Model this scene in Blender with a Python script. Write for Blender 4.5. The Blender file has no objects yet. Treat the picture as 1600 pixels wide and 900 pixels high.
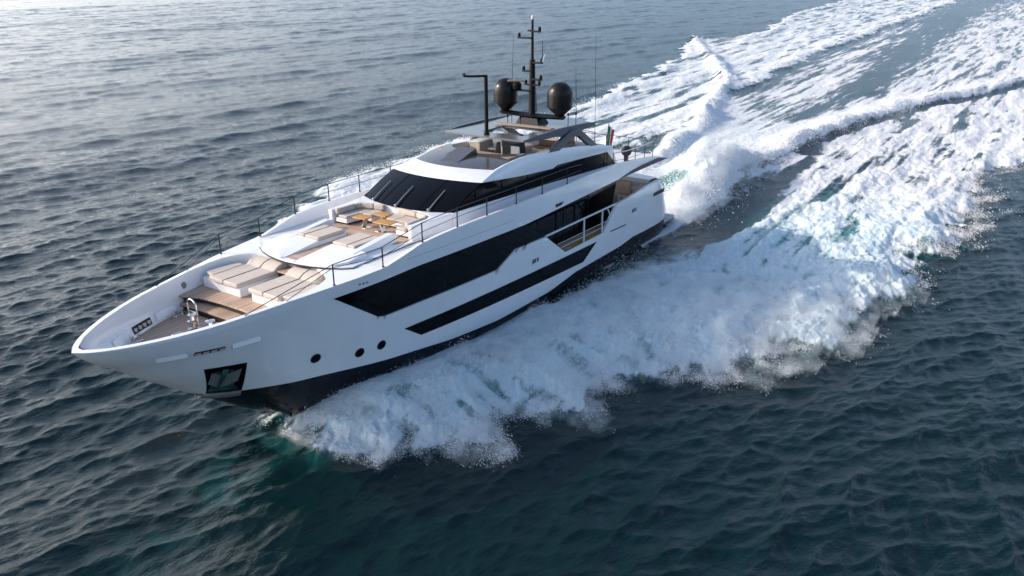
import bpy, bmesh, math, random
import numpy as np
from mathutils import Matrix, Vector
random.seed(7); RNG = np.random.default_rng(11)
scene = bpy.context.scene
COL = scene.collection

# ------------------------------------------------------------------ camera
cam_d = bpy.data.cameras.new('camera'); cam = bpy.data.objects.new('camera', cam_d); COL.objects.link(cam)
cam_d.sensor_width = 36.0; cam_d.lens = 36.0 * 1280.0 / 1600.0
cam_d.clip_start = 0.5; cam_d.clip_end = 60000.0
AZ, EL, ROLL = 3.753863, 0.384006, -0.019258
CAM = Vector((48.8141, 23.9243, 16.4859))
_f = Vector((math.cos(AZ)*math.cos(EL), math.sin(AZ)*math.cos(EL), -math.sin(EL)))
_r = _f.cross(Vector((0, 0, 1))).normalized(); _u = _r.cross(_f)
_r2 = math.cos(ROLL)*_r + math.sin(ROLL)*_u; _u2 = -math.sin(ROLL)*_r + math.cos(ROLL)*_u
cam.matrix_world = Matrix(((_r2.x, _u2.x, -_f.x, CAM.x), (_r2.y, _u2.y, -_f.y, CAM.y), (_r2.z, _u2.z, -_f.z, CAM.z), (0, 0, 0, 1)))
scene.camera = cam

# ------------------------------------------------------------------ sky, sun, exposure
SUN_AZ, SUN_EL = math.radians(300.0), math.radians(28.0)       # azimuth from +x (the bow), counter-clockwise
world = bpy.data.worlds.new('World'); scene.world = world; world.use_nodes = True
wn = world.node_tree; bg = wn.nodes['Background']
sky = wn.nodes.new('ShaderNodeTexSky'); sky.sky_type = 'NISHITA'; sky.sun_disc = False
sky.sun_elevation = SUN_EL; sky.sun_rotation = math.radians(90) - SUN_AZ
sky.air_density = 1.0; sky.dust_density = 2.2; sky.ozone_density = 2.5
# thin haze low in the sky: the horizon band loses its tint
wtc = wn.nodes.new('ShaderNodeTexCoord'); wsp = wn.nodes.new('ShaderNodeSeparateXYZ'); wn.links.new(wtc.outputs['Generated'], wsp.inputs[0])
wmr = wn.nodes.new('ShaderNodeMapRange'); wmr.interpolation_type = 'SMOOTHSTEP'; wmr.inputs[1].default_value = 0.0; wmr.inputs[2].default_value = 0.62; wmr.inputs[3].default_value = 0.85; wmr.inputs[4].default_value = 0.0
wn.links.new(wsp.outputs['Z'], wmr.inputs[0])
wbw = wn.nodes.new('ShaderNodeRGBToBW'); wn.links.new(sky.outputs[0], wbw.inputs[0])
whz = wn.nodes.new('ShaderNodeMix'); whz.data_type = 'RGBA'; whz.blend_type = 'MULTIPLY'; whz.inputs[0].default_value = 1; whz.inputs[6].default_value = (2.15, 2.08, 2.08, 1); wn.links.new(wbw.outputs[0], whz.inputs[7])
wmx = wn.nodes.new('ShaderNodeMix'); wmx.data_type = 'RGBA'; wdt = wn.nodes.new('ShaderNodeVectorMath'); wdt.operation = 'DOT_PRODUCT'; wn.links.new(wtc.outputs['Generated'], wdt.inputs[0]); wdt.inputs[1].default_value = (math.cos(SUN_AZ), math.sin(SUN_AZ), 0)
wm2 = wn.nodes.new('ShaderNodeMapRange'); wm2.interpolation_type = 'SMOOTHSTEP'; wm2.inputs[1].default_value = -.15; wm2.inputs[2].default_value = .75; wm2.inputs[3].default_value = 0.0; wm2.inputs[4].default_value = 1.0; wn.links.new(wdt.outputs['Value'], wm2.inputs[0])
# bluish low sky away from the sun, silvery towards it
wtn = wn.nodes.new('ShaderNodeMix'); wtn.data_type = 'RGBA'; wn.links.new(wm2.outputs[0], wtn.inputs[0]); wtn.inputs[6].default_value = (.66, .90, 1.22, 1); wtn.inputs[7].default_value = (1.8, 1.78, 1.8, 1); wn.links.new(wtn.outputs[2], whz.inputs[6])
wn.links.new(wmr.outputs[0], wmx.inputs[0]); wn.links.new(sky.outputs[0], wmx.inputs[6]); wn.links.new(whz.outputs[2], wmx.inputs[7])
wn.links.new(wmx.outputs[2], bg.inputs[0]); bg.inputs[1].default_value = 0.15
sun_d = bpy.data.lights.new('sun', 'SUN'); sun_d.energy = 2.35; sun_d.angle = math.radians(0.6); sun_d.color = (1.0, 0.86, 0.70)
sun = bpy.data.objects.new('sun', sun_d); COL.objects.link(sun)
_sd = Vector((math.cos(SUN_AZ)*math.cos(SUN_EL), math.sin(SUN_AZ)*math.cos(SUN_EL), math.sin(SUN_EL)))
sun.rotation_euler = _sd.to_track_quat('Z', 'Y').to_euler(); sun.location = (0, -60, 60)
scene.view_settings.view_transform = 'Standard'; scene.view_settings.look = 'None'
scene.view_settings.exposure = 0.75; scene.view_settings.gamma = 1.0; scene.view_settings.use_curve_mapping = False
scene.render.engine = 'CYCLES'
scene.cycles.max_bounces = 6; scene.cycles.use_denoising = True
scene.cycles.sample_clamp_indirect = 6.0

# ------------------------------------------------------------------ materials
def mat(name, color, rough=0.5, metal=0.0, coat=0.0, spec=0.5, noise=0.0, nscale=6.0, bump=0.0, bscale=40.0, trans=0.0, rnoise=0.0):
    m = bpy.data.materials.new(name); m.use_nodes = True
    nt = m.node_tree; b = nt.nodes['Principled BSDF']
    b.inputs['Base Color'].default_value = (*color, 1); b.inputs['Roughness'].default_value = rough
    b.inputs['Metallic'].default_value = metal; b.inputs['Coat Weight'].default_value = coat
    b.inputs['Specular IOR Level'].default_value = spec; b.inputs['Transmission Weight'].default_value = trans
    b.inputs['Coat Roughness'].default_value = 0.04
    tc = nt.nodes.new('ShaderNodeTexCoord')
    if noise or rnoise:
        n = nt.nodes.new('ShaderNodeTexNoise'); n.inputs['Scale'].default_value = nscale; n.inputs['Detail'].default_value = 6
        nt.links.new(tc.outputs['Object'], n.inputs['Vector'])
        if noise:
            r = nt.nodes.new('ShaderNodeMapRange'); r.inputs[1].default_value = 0.3; r.inputs[2].default_value = 0.7
            r.inputs[3].default_value = 1 - noise; r.inputs[4].default_value = 1 + noise
            nt.links.new(n.outputs['Fac'], r.inputs[0])
            mx = nt.nodes.new('ShaderNodeMix'); mx.data_type = 'RGBA'; mx.blend_type = 'MULTIPLY'; mx.inputs[0].default_value = 1
            mx.inputs[6].default_value = (*color, 1); nt.links.new(r.outputs[0], mx.inputs[7]); nt.links.new(mx.outputs[2], b.inputs['Base Color'])
        if rnoise:
            r2 = nt.nodes.new('ShaderNodeMapRange'); r2.inputs[1].default_value = 0.3; r2.inputs[2].default_value = 0.7
            r2.inputs[3].default_value = max(0, rough - rnoise); r2.inputs[4].default_value = rough + rnoise
            nt.links.new(n.outputs['Fac'], r2.inputs[0]); nt.links.new(r2.outputs[0], b.inputs['Roughness'])
    if bump:
        n2 = nt.nodes.new('ShaderNodeTexNoise'); n2.inputs['Scale'].default_value = bscale; n2.inputs['Detail'].default_value = 4
        nt.links.new(tc.outputs['Object'], n2.inputs['Vector'])
        bp = nt.nodes.new('ShaderNodeBump'); bp.inputs['Strength'].default_value = bump; bp.inputs['Distance'].default_value = 0.02
        nt.links.new(n2.outputs['Fac'], bp.inputs['Height']); nt.links.new(bp.outputs[0], b.inputs['Normal'])
    return m

def teak_mat(name, c1, c2, plank=0.09, axis='Y'):
    m = bpy.data.materials.new(name); m.use_nodes = True
    nt = m.node_tree; b = nt.nodes['Principled BSDF']; L = nt.links.new
    tc = nt.nodes.new('ShaderNodeTexCoord'); sp = nt.nodes.new('ShaderNodeSeparateXYZ'); L(tc.outputs['Object'], sp.inputs[0])
    d = nt.nodes.new('ShaderNodeMath'); d.operation = 'DIVIDE'; L(sp.outputs[axis], d.inputs[0]); d.inputs[1].default_value = plank
    fr = nt.nodes.new('ShaderNodeMath'); fr.operation = 'FRACT'; L(d.outputs[0], fr.inputs[0])
    fl = nt.nodes.new('ShaderNodeMath'); fl.operation = 'FLOOR'; L(d.outputs[0], fl.inputs[0])
    lt = nt.nodes.new('ShaderNodeMath'); lt.operation = 'LESS_THAN'; L(fr.outputs[0], lt.inputs[0]); lt.inputs[1].default_value = 0.10
    wn_ = nt.nodes.new('ShaderNodeTexWhiteNoise'); wn_.noise_dimensions = '1D'; L(fl.outputs[0], wn_.inputs['W'])
    mp = nt.nodes.new('ShaderNodeMapping'); mp.inputs['Scale'].default_value = (2, 40, 40) if axis == 'Y' else (40, 2, 40)
    L(tc.outputs['Object'], mp.inputs[0])
    n = nt.nodes.new('ShaderNodeTexNoise'); n.inputs['Scale'].default_value = 1.0; n.inputs['Detail'].default_value = 5; L(mp.outputs[0], n.inputs['Vector'])
    ad = nt.nodes.new('ShaderNodeMath'); ad.operation = 'MULTIPLY_ADD'; L(wn_.outputs['Value'], ad.inputs[0]); ad.inputs[1].default_value = 0.45
    L(n.outputs['Fac'], ad.inputs[2])
    cr = nt.nodes.new('ShaderNodeValToRGB'); cr.color_ramp.elements[0].position = 0.35; cr.color_ramp.elements[1].position = 0.95
    cr.color_ramp.elements[0].color = (*c1, 1); cr.color_ramp.elements[1].color = (*c2, 1); L(ad.outputs[0], cr.inputs[0])
    mx = nt.nodes.new('ShaderNodeMix'); mx.data_type = 'RGBA'; L(lt.outputs[0], mx.inputs[0]); L(cr.outputs[0], mx.inputs[6]); mx.inputs[7].default_value = (0.03, 0.022, 0.018, 1)
    L(mx.outputs[2], b.inputs['Base Color']); b.inputs['Roughness'].default_value = 0.6
    return m

M = {}
M['white'] = mat('white_gelcoat', (0.80, 0.80, 0.81), 0.14, coat=0.6, rnoise=0.05, nscale=1.5, noise=0.02, bump=0.10, bscale=1.1)
M['white_matt'] = mat('white_nonslip', (0.72, 0.71, 0.70), 0.55, bump=0.25, bscale=120, noise=0.02)
M['navy'] = mat('dark_bottom_paint', (0.008, 0.010, 0.015), 0.3, spec=.2, rnoise=0.08, nscale=2)
M['glass'] = mat('black_tinted_glass', (0.003, 0.003, 0.004), 0.03, spec=0.12)
M['windshield'] = mat('windshield_glass', (0.003, 0.003, 0.004), 0.04, spec=0.12)
M['smoked'] = mat('smoked_panel', (0.075, 0.07, 0.068), 0.12, coat=0.4, noise=0.08, nscale=3)
M['grey'] = mat('metallic_grey_paint', (0.05, 0.06, 0.085), 0.3, metal=0.1, coat=0.3, noise=0.04, nscale=3)
M['slate'] = mat('slate_paint', (0.028, 0.042, 0.08), 0.4, spec=.25)
M['rollers'] = mat('roller_lit_beige', (0.55, 0.49, 0.44), 0.35, noise=.1)  # chrome rollers, their lit beige look put into a flat colour
M['hardtop'] = mat('hardtop_grey_paint', (0.15, 0.148, 0.15), 0.2, metal=0.1, coat=0.3, noise=0.05, nscale=2)
M['greytop'] = mat('light_grey_paint', (0.23, 0.225, 0.22), 0.22, metal=0.2, coat=0.4, noise=0.05, nscale=2)
M['black'] = mat('black_satin_paint', (0.007, 0.007, 0.008), 0.45, spec=.2, noise=0.15, nscale=5)
M['radome'] = mat('black_radome_shell', (0.009, 0.008, 0.008), 0.32, spec=.3, rnoise=0.06, nscale=4)
M['steel'] = mat('polished_steel', (0.72, 0.70, 0.68), 0.14, metal=1.0, rnoise=0.05, nscale=12)
M['rail'] = mat('dark_rail_steel', (0.03, 0.03, 0.032), 0.3, metal=0.6)
M['whiterail'] = mat('pale_rail_paint', (0.62, 0.64, 0.68), 0.3)
M['cushion'] = mat('beige_canvas', (0.56, 0.485, 0.415), 0.85, bump=0.35, bscale=260, noise=0.05, nscale=5)
M['cushion2'] = mat('sand_canvas', (0.50, 0.43, 0.37), 0.85, bump=0.35, bscale=260, noise=0.05, nscale=5)
M['piping'] = mat('brown_piping', (0.07, 0.05, 0.04), 0.8)
M['taupe'] = mat('taupe_upholstery', (0.30, 0.22, 0.17), 0.8, noise=0.08, nscale=5)
M['cover'] = mat('dark_canvas_cover', (0.022, 0.024, 0.03), 0.75, bump=0.4, bscale=20, noise=0.15)
M['teak'] = teak_mat('teak_deck', (0.36, 0.24, 0.17), (0.58, 0.42, 0.31))
M['teakx'] = teak_mat('teak_cross', (0.36, 0.24, 0.17), (0.58, 0.42, 0.31), axis='X')
M['deck_sunlit'] = teak_mat('sunlit_side_deck_teak', (0.46, 0.29, 0.16), (0.66, 0.45, 0.27))  # lighter copy of the deck teak, sunlight painted into its colour
M['tablewood'] = teak_mat('varnished_table_wood', (0.42, 0.20, 0.055), (0.62, 0.33, 0.10), plank=0.12, axis='X')
M['brown'] = mat('varnished_brown_wood', (0.24, 0.10, 0.035), 0.35, coat=0.3, noise=0.2, nscale=9)
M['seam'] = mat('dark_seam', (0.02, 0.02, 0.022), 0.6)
M['interior'] = mat('interior_shade', (0.10, 0.09, 0.085), 0.7)
M['green'] = mat('flag_green', (0.0, 0.20, 0.085), 0.8)
M['flagwhite'] = mat('flag_white', (0.72, 0.72, 0.70), 0.8)
M['red'] = mat('flag_red', (0.55, 0.03, 0.03), 0.8)
M['lamp'] = mat('pale_lens', (0.75, 0.75, 0.72), 0.2)
M['lip'] = mat('slot_sunlight_white', (0.88, 0.88, 0.88), 0.4)  # whiter than the hull: stands for sunlight seen through the mooring slots

# ------------------------------------------------------------------ boat frame
PITCH = 0.02297; OX = 12.0            # the running trim: bow up, about (12,0,0)
BM = Matrix.Translation((OX, 0, 0)) @ Matrix.Rotation(-PITCH, 4, 'Y') @ Matrix.Translation((-OX, 0, 0))

class MB:
    def __init__(s): s.v = []; s.f = []; s.m = []
    def add(s, vs, fs, mi=0):
        n = len(s.v); s.v += [tuple(map(float, p)) for p in vs]
        for f in fs: s.f.append(tuple(n+i for i in f)); s.m.append(mi)
        return s
    def box(s, c, d, rot=None, mi=0, taper=1.0):
        vs = []
        for z in (-1, 1):
            k = taper if z > 0 else 1.0
            for x, y in ((-1, -1), (1, -1), (1, 1), (-1, 1)): vs.append(Vector((x*d[0]/2*k, y*d[1]/2*k, z*d[2]/2)))
        if rot is not None: vs = [rot @ v for v in vs]
        vs = [v + Vector(c) for v in vs]
        return s.add(vs, [(3, 2, 1, 0), (4, 5, 6, 7), (0, 1, 5, 4), (1, 2, 6, 5), (2, 3, 7, 6), (3, 0, 4, 7)], mi)
    def slab(s, poly, z0, z1, mi=0):
        "poly: (x,y) list; z0/z1 numbers or functions of (x,y)"
        g = lambda z, p: z(*p) if callable(z) else z
        n = len(poly); vs = [(p[0], p[1], g(z0, p)) for p in poly] + [(p[0], p[1], g(z1, p)) for p in poly]
        a = sum(poly[i][0]*poly[(i+1) % n][1]-poly[(i+1) % n][0]*poly[i][1] for i in range(n))
        idx = list(range(n)) if a > 0 else list(range(n))[::-1]
        fs = [tuple(idx[::-1]), tuple(n+i for i in idx)]
        for k in range(n):
            i, j = idx[k], idx[(k+1) % n]; fs.append((i, j, n+j, n+i))
        return s.add(vs, fs, mi)
    def xz(s, poly, y0, y1, mi=0):
        n = len(poly); vs = [(p[0], y0, p[1]) for p in poly] + [(p[0], y1, p[1]) for p in poly]
        fs = [tuple(range(n)), tuple(range(2*n-1, n-1, -1))]
        for i in range(n): j = (i+1) % n; fs.append((j, i, n+i, n+j))
        return s.add(vs, fs, mi)
    def grid(s, P, mi=0, flip=False):
        P = np.asarray(P, float); a, b = P.shape[:2]
        fs = []
        for i in range(a-1):
            for j in range(b-1):
                q = (i*b+j, i*b+j+1, (i+1)*b+j+1, (i+1)*b+j); fs.append(q[::-1] if flip else q)
        return s.add(P.reshape(-1, 3), fs, mi)
    def tube(s, path, r, n=8, mi=0, caps=True):
        path = [Vector(p) for p in path]; k = len(path); rr = r if hasattr(r, '__len__') else [r]*k
        rings = []
        up = Vector((0, 0, 1))
        for i in range(k):
            t = (path[min(i+1, k-1)] - path[max(i-1, 0)]).normalized()
            a = t.cross(up) if abs(t.z) < 0.95 else t.cross(Vector((0, 1, 0)))
            a.normalize(); b = t.cross(a)
            rings.append([path[i] + rr[i]*(math.cos(2*math.pi*q/n)*a + math.sin(2*math.pi*q/n)*b) for q in range(n)])
        vs = [v for ring in rings for v in ring]; fs = []
        for i in range(k-1):
            for q in range(n):
                fs.append((i*n+q, (i+1)*n+q, (i+1)*n+(q+1) % n, i*n+(q+1) % n))
        if caps: fs += [tuple(range(n)), tuple((k-1)*n+q for q in range(n-1, -1, -1))]
        return s.add(vs, fs, mi)
    def lathe(s, prof, c=(0, 0, 0), n=24, mi=0, axis='z', rot=None):
        vs = []; fs = []
        for r, z in prof:
            for q in range(n):
                a = 2*math.pi*q/n
                v = Vector((r*math.cos(a), r*math.sin(a), z))
                if axis == 'x': v = Vector((v.z, v.x, v.y))
                if axis == 'y': v = Vector((v.y, v.z, v.x))
                if rot is not None: v = rot @ v
                vs.append(v + Vector(c))
        k = len(prof)
        for i in range(k-1):
            for q in range(n): fs.append((i*n+q, i*n+(q+1) % n, (i+1)*n+(q+1) % n, (i+1)*n+q))
        fs += [tuple(range(n-1, -1, -1)), tuple((k-1)*n+q for q in range(n))]
        return s.add(vs, fs, mi)

BASE = {}                              # object -> boat-frame origin used for its mesh
def part(name, mb, material, parent, bevel=0.0, smooth=35, label=None, seg=2, weld=True):
    base = Vector(BASE.get(parent.name, (0, 0, 0)))
    me = bpy.data.meshes.new(name)
    me.from_pydata([tuple(Vector(p) - base) for p in mb.v], [], mb.f)
    mats = material if isinstance(material, (list, tuple)) else [material]
    for m_ in mats: me.materials.append(m_)
    if len(mats) > 1: me.polygons.foreach_set('material_index', mb.m)
    bm = bmesh.new(); bm.from_mesh(me)
    if weld: bmesh.ops.remove_doubles(bm, verts=bm.verts, dist=0.0004)
    bmesh.ops.recalc_face_normals(bm, faces=bm.faces)
    bm.to_mesh(me); bm.free()
    me.shade_smooth(); me.set_sharp_from_angle(angle=math.radians(smooth))
    o = bpy.data.objects.new(name, me); COL.objects.link(o); o.parent = parent
    BASE[o.name] = tuple(base)
    if bevel:
        bv = o.modifiers.new('bevel', 'BEVEL'); bv.width = bevel; bv.segments = seg; bv.limit_method = 'ANGLE'; bv.angle_limit = math.radians(40); bv.harden_normals = False
    if label: o['label'] = label
    return o

def thing(name, label, cat, base, group=None):
    "an Empty standing on the boat at boat-frame point base"
    o = bpy.data.objects.new(name, None); COL.objects.link(o); o.empty_display_size = 0.3
    o.matrix_world = BM @ Matrix.Translation(base)
    o['label'] = label; o['category'] = cat
    if group: o['group'] = group
    BASE[o.name] = tuple(base)
    return o

def dup(o, parent):
    c = o.copy(); COL.objects.link(c); c.parent = parent
    return c

def pch(xs, ys):
    o = np.argsort(xs); X = np.array(xs, float)[o]; Y = np.array(ys, float)[o]
    h = np.diff(X); d = np.diff(Y)/h; m = np.zeros(len(X)); m[0] = d[0]; m[-1] = d[-1]
    for i in range(1, len(X)-1):
        if d[i-1]*d[i] > 0:
            w1 = 2*h[i]+h[i-1]; w2 = h[i]+2*h[i-1]; m[i] = (w1+w2)/(w1/d[i-1]+w2/d[i])
    def f(x):
        x = np.clip(np.asarray(x, float), X[0], X[-1]); i = np.clip(np.searchsorted(X, x)-1, 0, len(h)-1)
        t = (x-X[i])/h[i]
        return Y[i]*(2*t**3-3*t**2+1)+h[i]*m[i]*(t**3-2*t**2+t)+Y[i+1]*(3*t**2-2*t**3)+h[i]*m[i+1]*(t**3-t**2)
    return f
def lin(pts):
    p = sorted(pts); X = [a for a, b in p]; Y = [b for a, b in p]
    return lambda x: np.interp(x, X, Y)

# ------------------------------------------------------------------ the yacht
BOW = 38.27
ztop = pch([38.27, 34, 30.4, 28.3, 27.2, 26.1, 24, 17.5, 10.2, 7.5, 5.2, 3.7], [4.94, 5.15, 5.35, 5.44, 5.66, 5.9, 6.02, 6.05, 6.10, 5.92, 5.66, 5.3])
ytop = pch([38.27, 38.05, 37.4, 36.4, 35.4, 34.5, 33.5, 32.2, 30.4, 28.2, 26, 24, 20, 10, 6, 3.7, 2], [0, .36, .98, 1.62, 2.06, 2.36, 2.6, 2.87, 3.25, 3.56, 3.72, 3.8, 3.84, 3.84, 3.8, 3.75, 3.7])
xstem = pch([-1.6, -.42, .2, 1.21, 1.84, 2.57, 3.28, 3.82, 4.52, 4.94], [27.5, 31., 32.2, 33.6, 34.5, 35.44, 36.38, 37.0, 37.9, 38.27])
def hull(s, z):
    s = np.asarray(s, float); z = np.asarray(z, float)
    xt = BOW-s; zt = ztop(xt)
    sh = (BOW-xstem(np.minimum(z, 4.94)))*np.maximum(0, 1-s/18)**2.5
    a = .09+.5*np.exp(-(s/10)**1.5)
    r = 1-a*np.maximum(0, (zt-z)/5)**1.3
    r = r*(1-.3*np.clip(.3-z, 0, 2)**1.2/1.3)
    return xt-sh, ytop(xt)*r
def hull_s(x, z):
    s = BOW-np.asarray(x, float)+0*np.asarray(z, float)
    for _ in range(60): s = np.maximum(s+.7*(hull(np.maximum(s, 0), z)[0]-x), 0)
    return s
def hull_y(x, z): return hull(hull_s(x, z), z)[1]
def hpatch(corners, n=6, m=4, off=0.01, side=1):
    "a quad on the hull side given by four (x,z) corners in order"
    c = [np.array(q, float) for q in corners]
    P = np.zeros((n+1, m+1, 3))
    for i in range(n+1):
        for j in range(m+1):
            u, v = i/n, j/m
            q = (1-u)*(1-v)*c[0]+u*(1-v)*c[1]+u*v*c[2]+(1-u)*v*c[3]
            x, z = q; y = float(hull_y(x, z)); e = .02
            gx = (float(hull_y(x+e, z))-y)/e; gz = (float(hull_y(x, z+e))-y)/e
            nn = np.array([-gx, 1, -gz]); nn /= np.linalg.norm(nn)
            P[i, j] = (x+nn[0]*off, (y+nn[1]*off)*side, z+nn[2]*off)
    return P

yacht = thing('motor_yacht', 'long white motor yacht with black window bands and dark bottom, speeding across the open sea', 'yacht', (OX, 0, 0))
A_open = lin([(39, 4.86), (30.49, 4.86), (28.35, 3.42), (28.0, 3.33), (21.0, 3.22), (19.7, 3.85), (17.15, 3.80), (15.13, 2.44), (11.14, 2.48), (9.89, 3.80), (6.75, 4.0), (4.2, 4.15), (2, 4.15)])
B_open = lin([(39, 4.86), (30.49, 4.862), (26.5, 5.0), (22.5, 4.95), (18.9, 4.90), (10.2, 5.22), (8, 5.25), (3.7, 5.27)])
z_boot = lin([(34.61, 1.99), (33.4, 1.89), (32.5, 1.77), (31.55, 1.61), (29.64, 1.43), (26.6, 1.07), (23.84, .74), (20.57, .53), (16.17, .62), (13.8, .95), (8.84, 1.05), (7.28, 1.22), (4.57, 1.16), (2, 1.1)])
x_end = lin([(-1.6, 2.3), (.9, 2.2), (1.68, 2.13), (3.51, 3.3), (4.15, 4.2)])

ss = list(np.concatenate([np.array([0, .02, .06, .12, .22, .36]), np.arange(.55, 7.6, .3), np.arange(7.75, 11, .18), np.arange(11, 32.7, .5)]))
for xb in (30.49, 28.35, 28.0, 21.0, 19.7, 18.9, 17.15, 15.13, 11.14, 9.89, 6.75):
    ss.append(float(hull_s(xb, float(A_open(xb)))))
ss = sorted(set(round(s, 4) for s in ss)); ss = [s for i, s in enumerate(ss) if i == 0 or s-ss[i-1] > .015]
def zfix(s, fn):
    z = np.full(np.shape(s), 4.0)
    for _ in range(40): z = .5*z+.5*fn(hull(s, z)[0])
    return z
S_ = np.array(ss)
def band(lo, hi, n, side, tail=True):
    "rows of the hull between two heights (arrays over S_)"
    cols = []
    for k, s in enumerate(S_):
        zz = np.linspace(lo[k], hi[k], n); x, y = hull(np.full(n, s), zz)
        cols.append(np.stack([x, y*side, zz], 1))
    if tail:
        last = cols[-1]; xl = last[:, 0]
        for f in (.35, .6, .8, .92, 1.0):
            z = last[:, 2]; xe = x_end(z); x = xl-f*(xl-xe)
            y = last[:, 1]*(1-.09*f**5)
            cols.append(np.stack([x, y, z], 1))
    return np.array(cols)
zA = zfix(S_, A_open); zB = zfix(S_, B_open); zBt = zfix(S_, z_boot)
zT = ztop(BOW-S_)
white = MB(); navy = MB(); tr = []
for side in (1, -1):
    low = band(np.full(len(S_), -1.6), zBt, 8, side); mid = band(zBt, zA, 14, side)
    navy.grid(low); white.grid(mid); tr.append(np.concatenate([low[-1], mid[-1][1:]]))
    # upper band: its columns run aft to 3.7
    up = band(zB, zT, 6, side, tail=False)
    ext = []
    for x in np.linspace(BOW-S_[-1], 3.7, 8)[1:]:
        z = np.linspace(float(B_open(x)), max(float(ztop(x)), float(B_open(x))+.02), 6); ext.append(np.stack([np.full(6, x), hull(np.full(6, BOW-x), z)[1]*side, z], 1))
    white.grid(np.concatenate([up, np.array(ext)]))
    # cap and inner face of the upper bulwark, x 5 .. 28.2
    xs = np.arange(28.4, 4.0, -.4); yo = ytop(xs); zt = ztop(xs)
    ramp = np.clip((zt-5.43)/.05, 0, 1)
    white.grid(np.stack([np.stack([xs, yo*side, zt], 1), np.stack([xs, (yo-.15)*side, zt], 1), np.stack([xs, (yo-.17)*side, np.minimum(zt-.005, 5.40)], 1)], 1))
    # cap and inner face of the main deck bulwark, x 4.4 .. 18.9
    xs = np.array(sorted(set(list(np.arange(4.6, 18.9, .4))+[17.15, 15.13, 11.14, 9.89, 6.75])))
    za = A_open(xs); yo = hull_y(xs, za)
    white.grid(np.stack([np.stack([xs, yo*side, za], 1), np.stack([xs, (yo-.16)*side, za], 1), np.stack([xs, np.minimum(yo-.18, hull_y(xs, np.full_like(xs, 2.4))-.09)*side, np.minimum(za-.01, 2.4)], 1)], 1))
    # ledge under the inset forward glass
    xs = np.array(sorted(set(list(np.arange(18.9, 30.4, .3))+[19.7, 21, 28., 28.35, 30.49])))
    za = A_open(xs); yo = hull_y(xs, za)
    white.grid(np.stack([np.stack([xs, yo*side, za], 1), np.stack([xs, (yo-.12)*side, za], 1)], 1))
    zb = B_open(xs); yb = hull_y(xs, zb)
    white.grid(np.stack([np.stack([xs, yb*side, zb], 1), np.stack([xs, (yb-.12)*side, zb], 1)], 1))
a, b = tr                                                         # the transom
T = np.array([[(1-u)*a+u*b for u in np.linspace(0, 1, 17)]]).reshape(17, -1, 3)
for i, u in enumerate(np.linspace(-1, 1, 17)): T[i, :, 0] -= .35*(1-u**4)
kb = 8
navy.grid(T[:, :kb]); white.grid(T[:, kb-1:])
part('hull', white, M['white'], yacht, smooth=40)
part('bottom', navy, M['navy'], yacht, smooth=40, label='dark navy bottom of the hull below the white side')

# black glass of the side, forward part, and the inboard saloon wall behind the side deck
for side in (1, -1):
    g = MB(); xs = np.array(sorted(set(list(np.arange(18.95, 30.4, .3))+[19.7, 21, 28., 28.35, 30.45])))
    P = []
    for k in range(6):
        v = k/5; z = A_open(xs)*(1-v)+B_open(xs)*v; P.append(np.stack([xs, (hull_y(xs, z)-.075)*side, z], 1))
    g.grid(np.array(P)); gw = part('saloon_window', g, M['glass'], yacht, smooth=30)
    tri = [(18.95, 3.84), (17.2, 3.81), (18.93, 4.885)]
    part('saloon_window', MB().add([(a_, (float(hull_y(a_, b_))-.075)*side, b_) for a_, b_ in tri], [(0, 1, 2)]), M['glass'], yacht)
    for x in (24.6,): part('mullion', MB().grid(hpatch([(x+.03, 4.9), (x-.03, 4.9), (x-.03, 3.32), (x+.03, 3.32)], 1, 5, -.068, side)), M['black'], gw)
    g = MB(); g.xz([(18.95, 2.45), (8.9, 2.45), (7.9, 5.24), (18.95, 5.0)], 2.72*side, 2.68*side)
    gw = part('saloon_window', g, M['glass'], yacht)
    for x in (16.4, 13.9, 11.4): part('mullion', MB().box((x, 2.73*side, 3.75), (.06, .02, 2.5)), M['black'], gw)
    # lower hull window
    P = hpatch([(26.85, 2.36), (11.83, 2.13), (13.09, 1.31), (25.79, 1.68)], 30, 3, .012, side)
    part('hull_window', MB().grid(P), M['glass'], yacht)
g = MB().box((8.85, 0, 3.85), (.08, 5.4, 2.75)); part('saloon_door', g, M['glass'], yacht)
# portholes
for side in (1, -1):
    for x, z in ((30.9, 2.46), (29.01, 2.04), (28.0, 2.03)):
        y = float(hull_y(x, z)); e = .05
        gx = (float(hull_y(x+e, z))-y)/e; gz = (float(hull_y(x, z+e))-y)/e
        nrm = Vector((-gx, 1, -gz)).normalized(); nrm.y *= side
        q = nrm.to_track_quat('Z', 'Y').to_matrix()
        ph = part('porthole', MB().lathe([(0.001, .012), (.185, .012), (.19, -.05)], (x, y*side, z), 24, rot=q), M['glass'], yacht)
        part('rim', MB().lathe([(.18, -.02), (.18, .02), (.205, .022), (.215, .008), (.22, -.02)], (x, y*side, z), 24, rot=q), M['seam'], ph)
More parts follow.
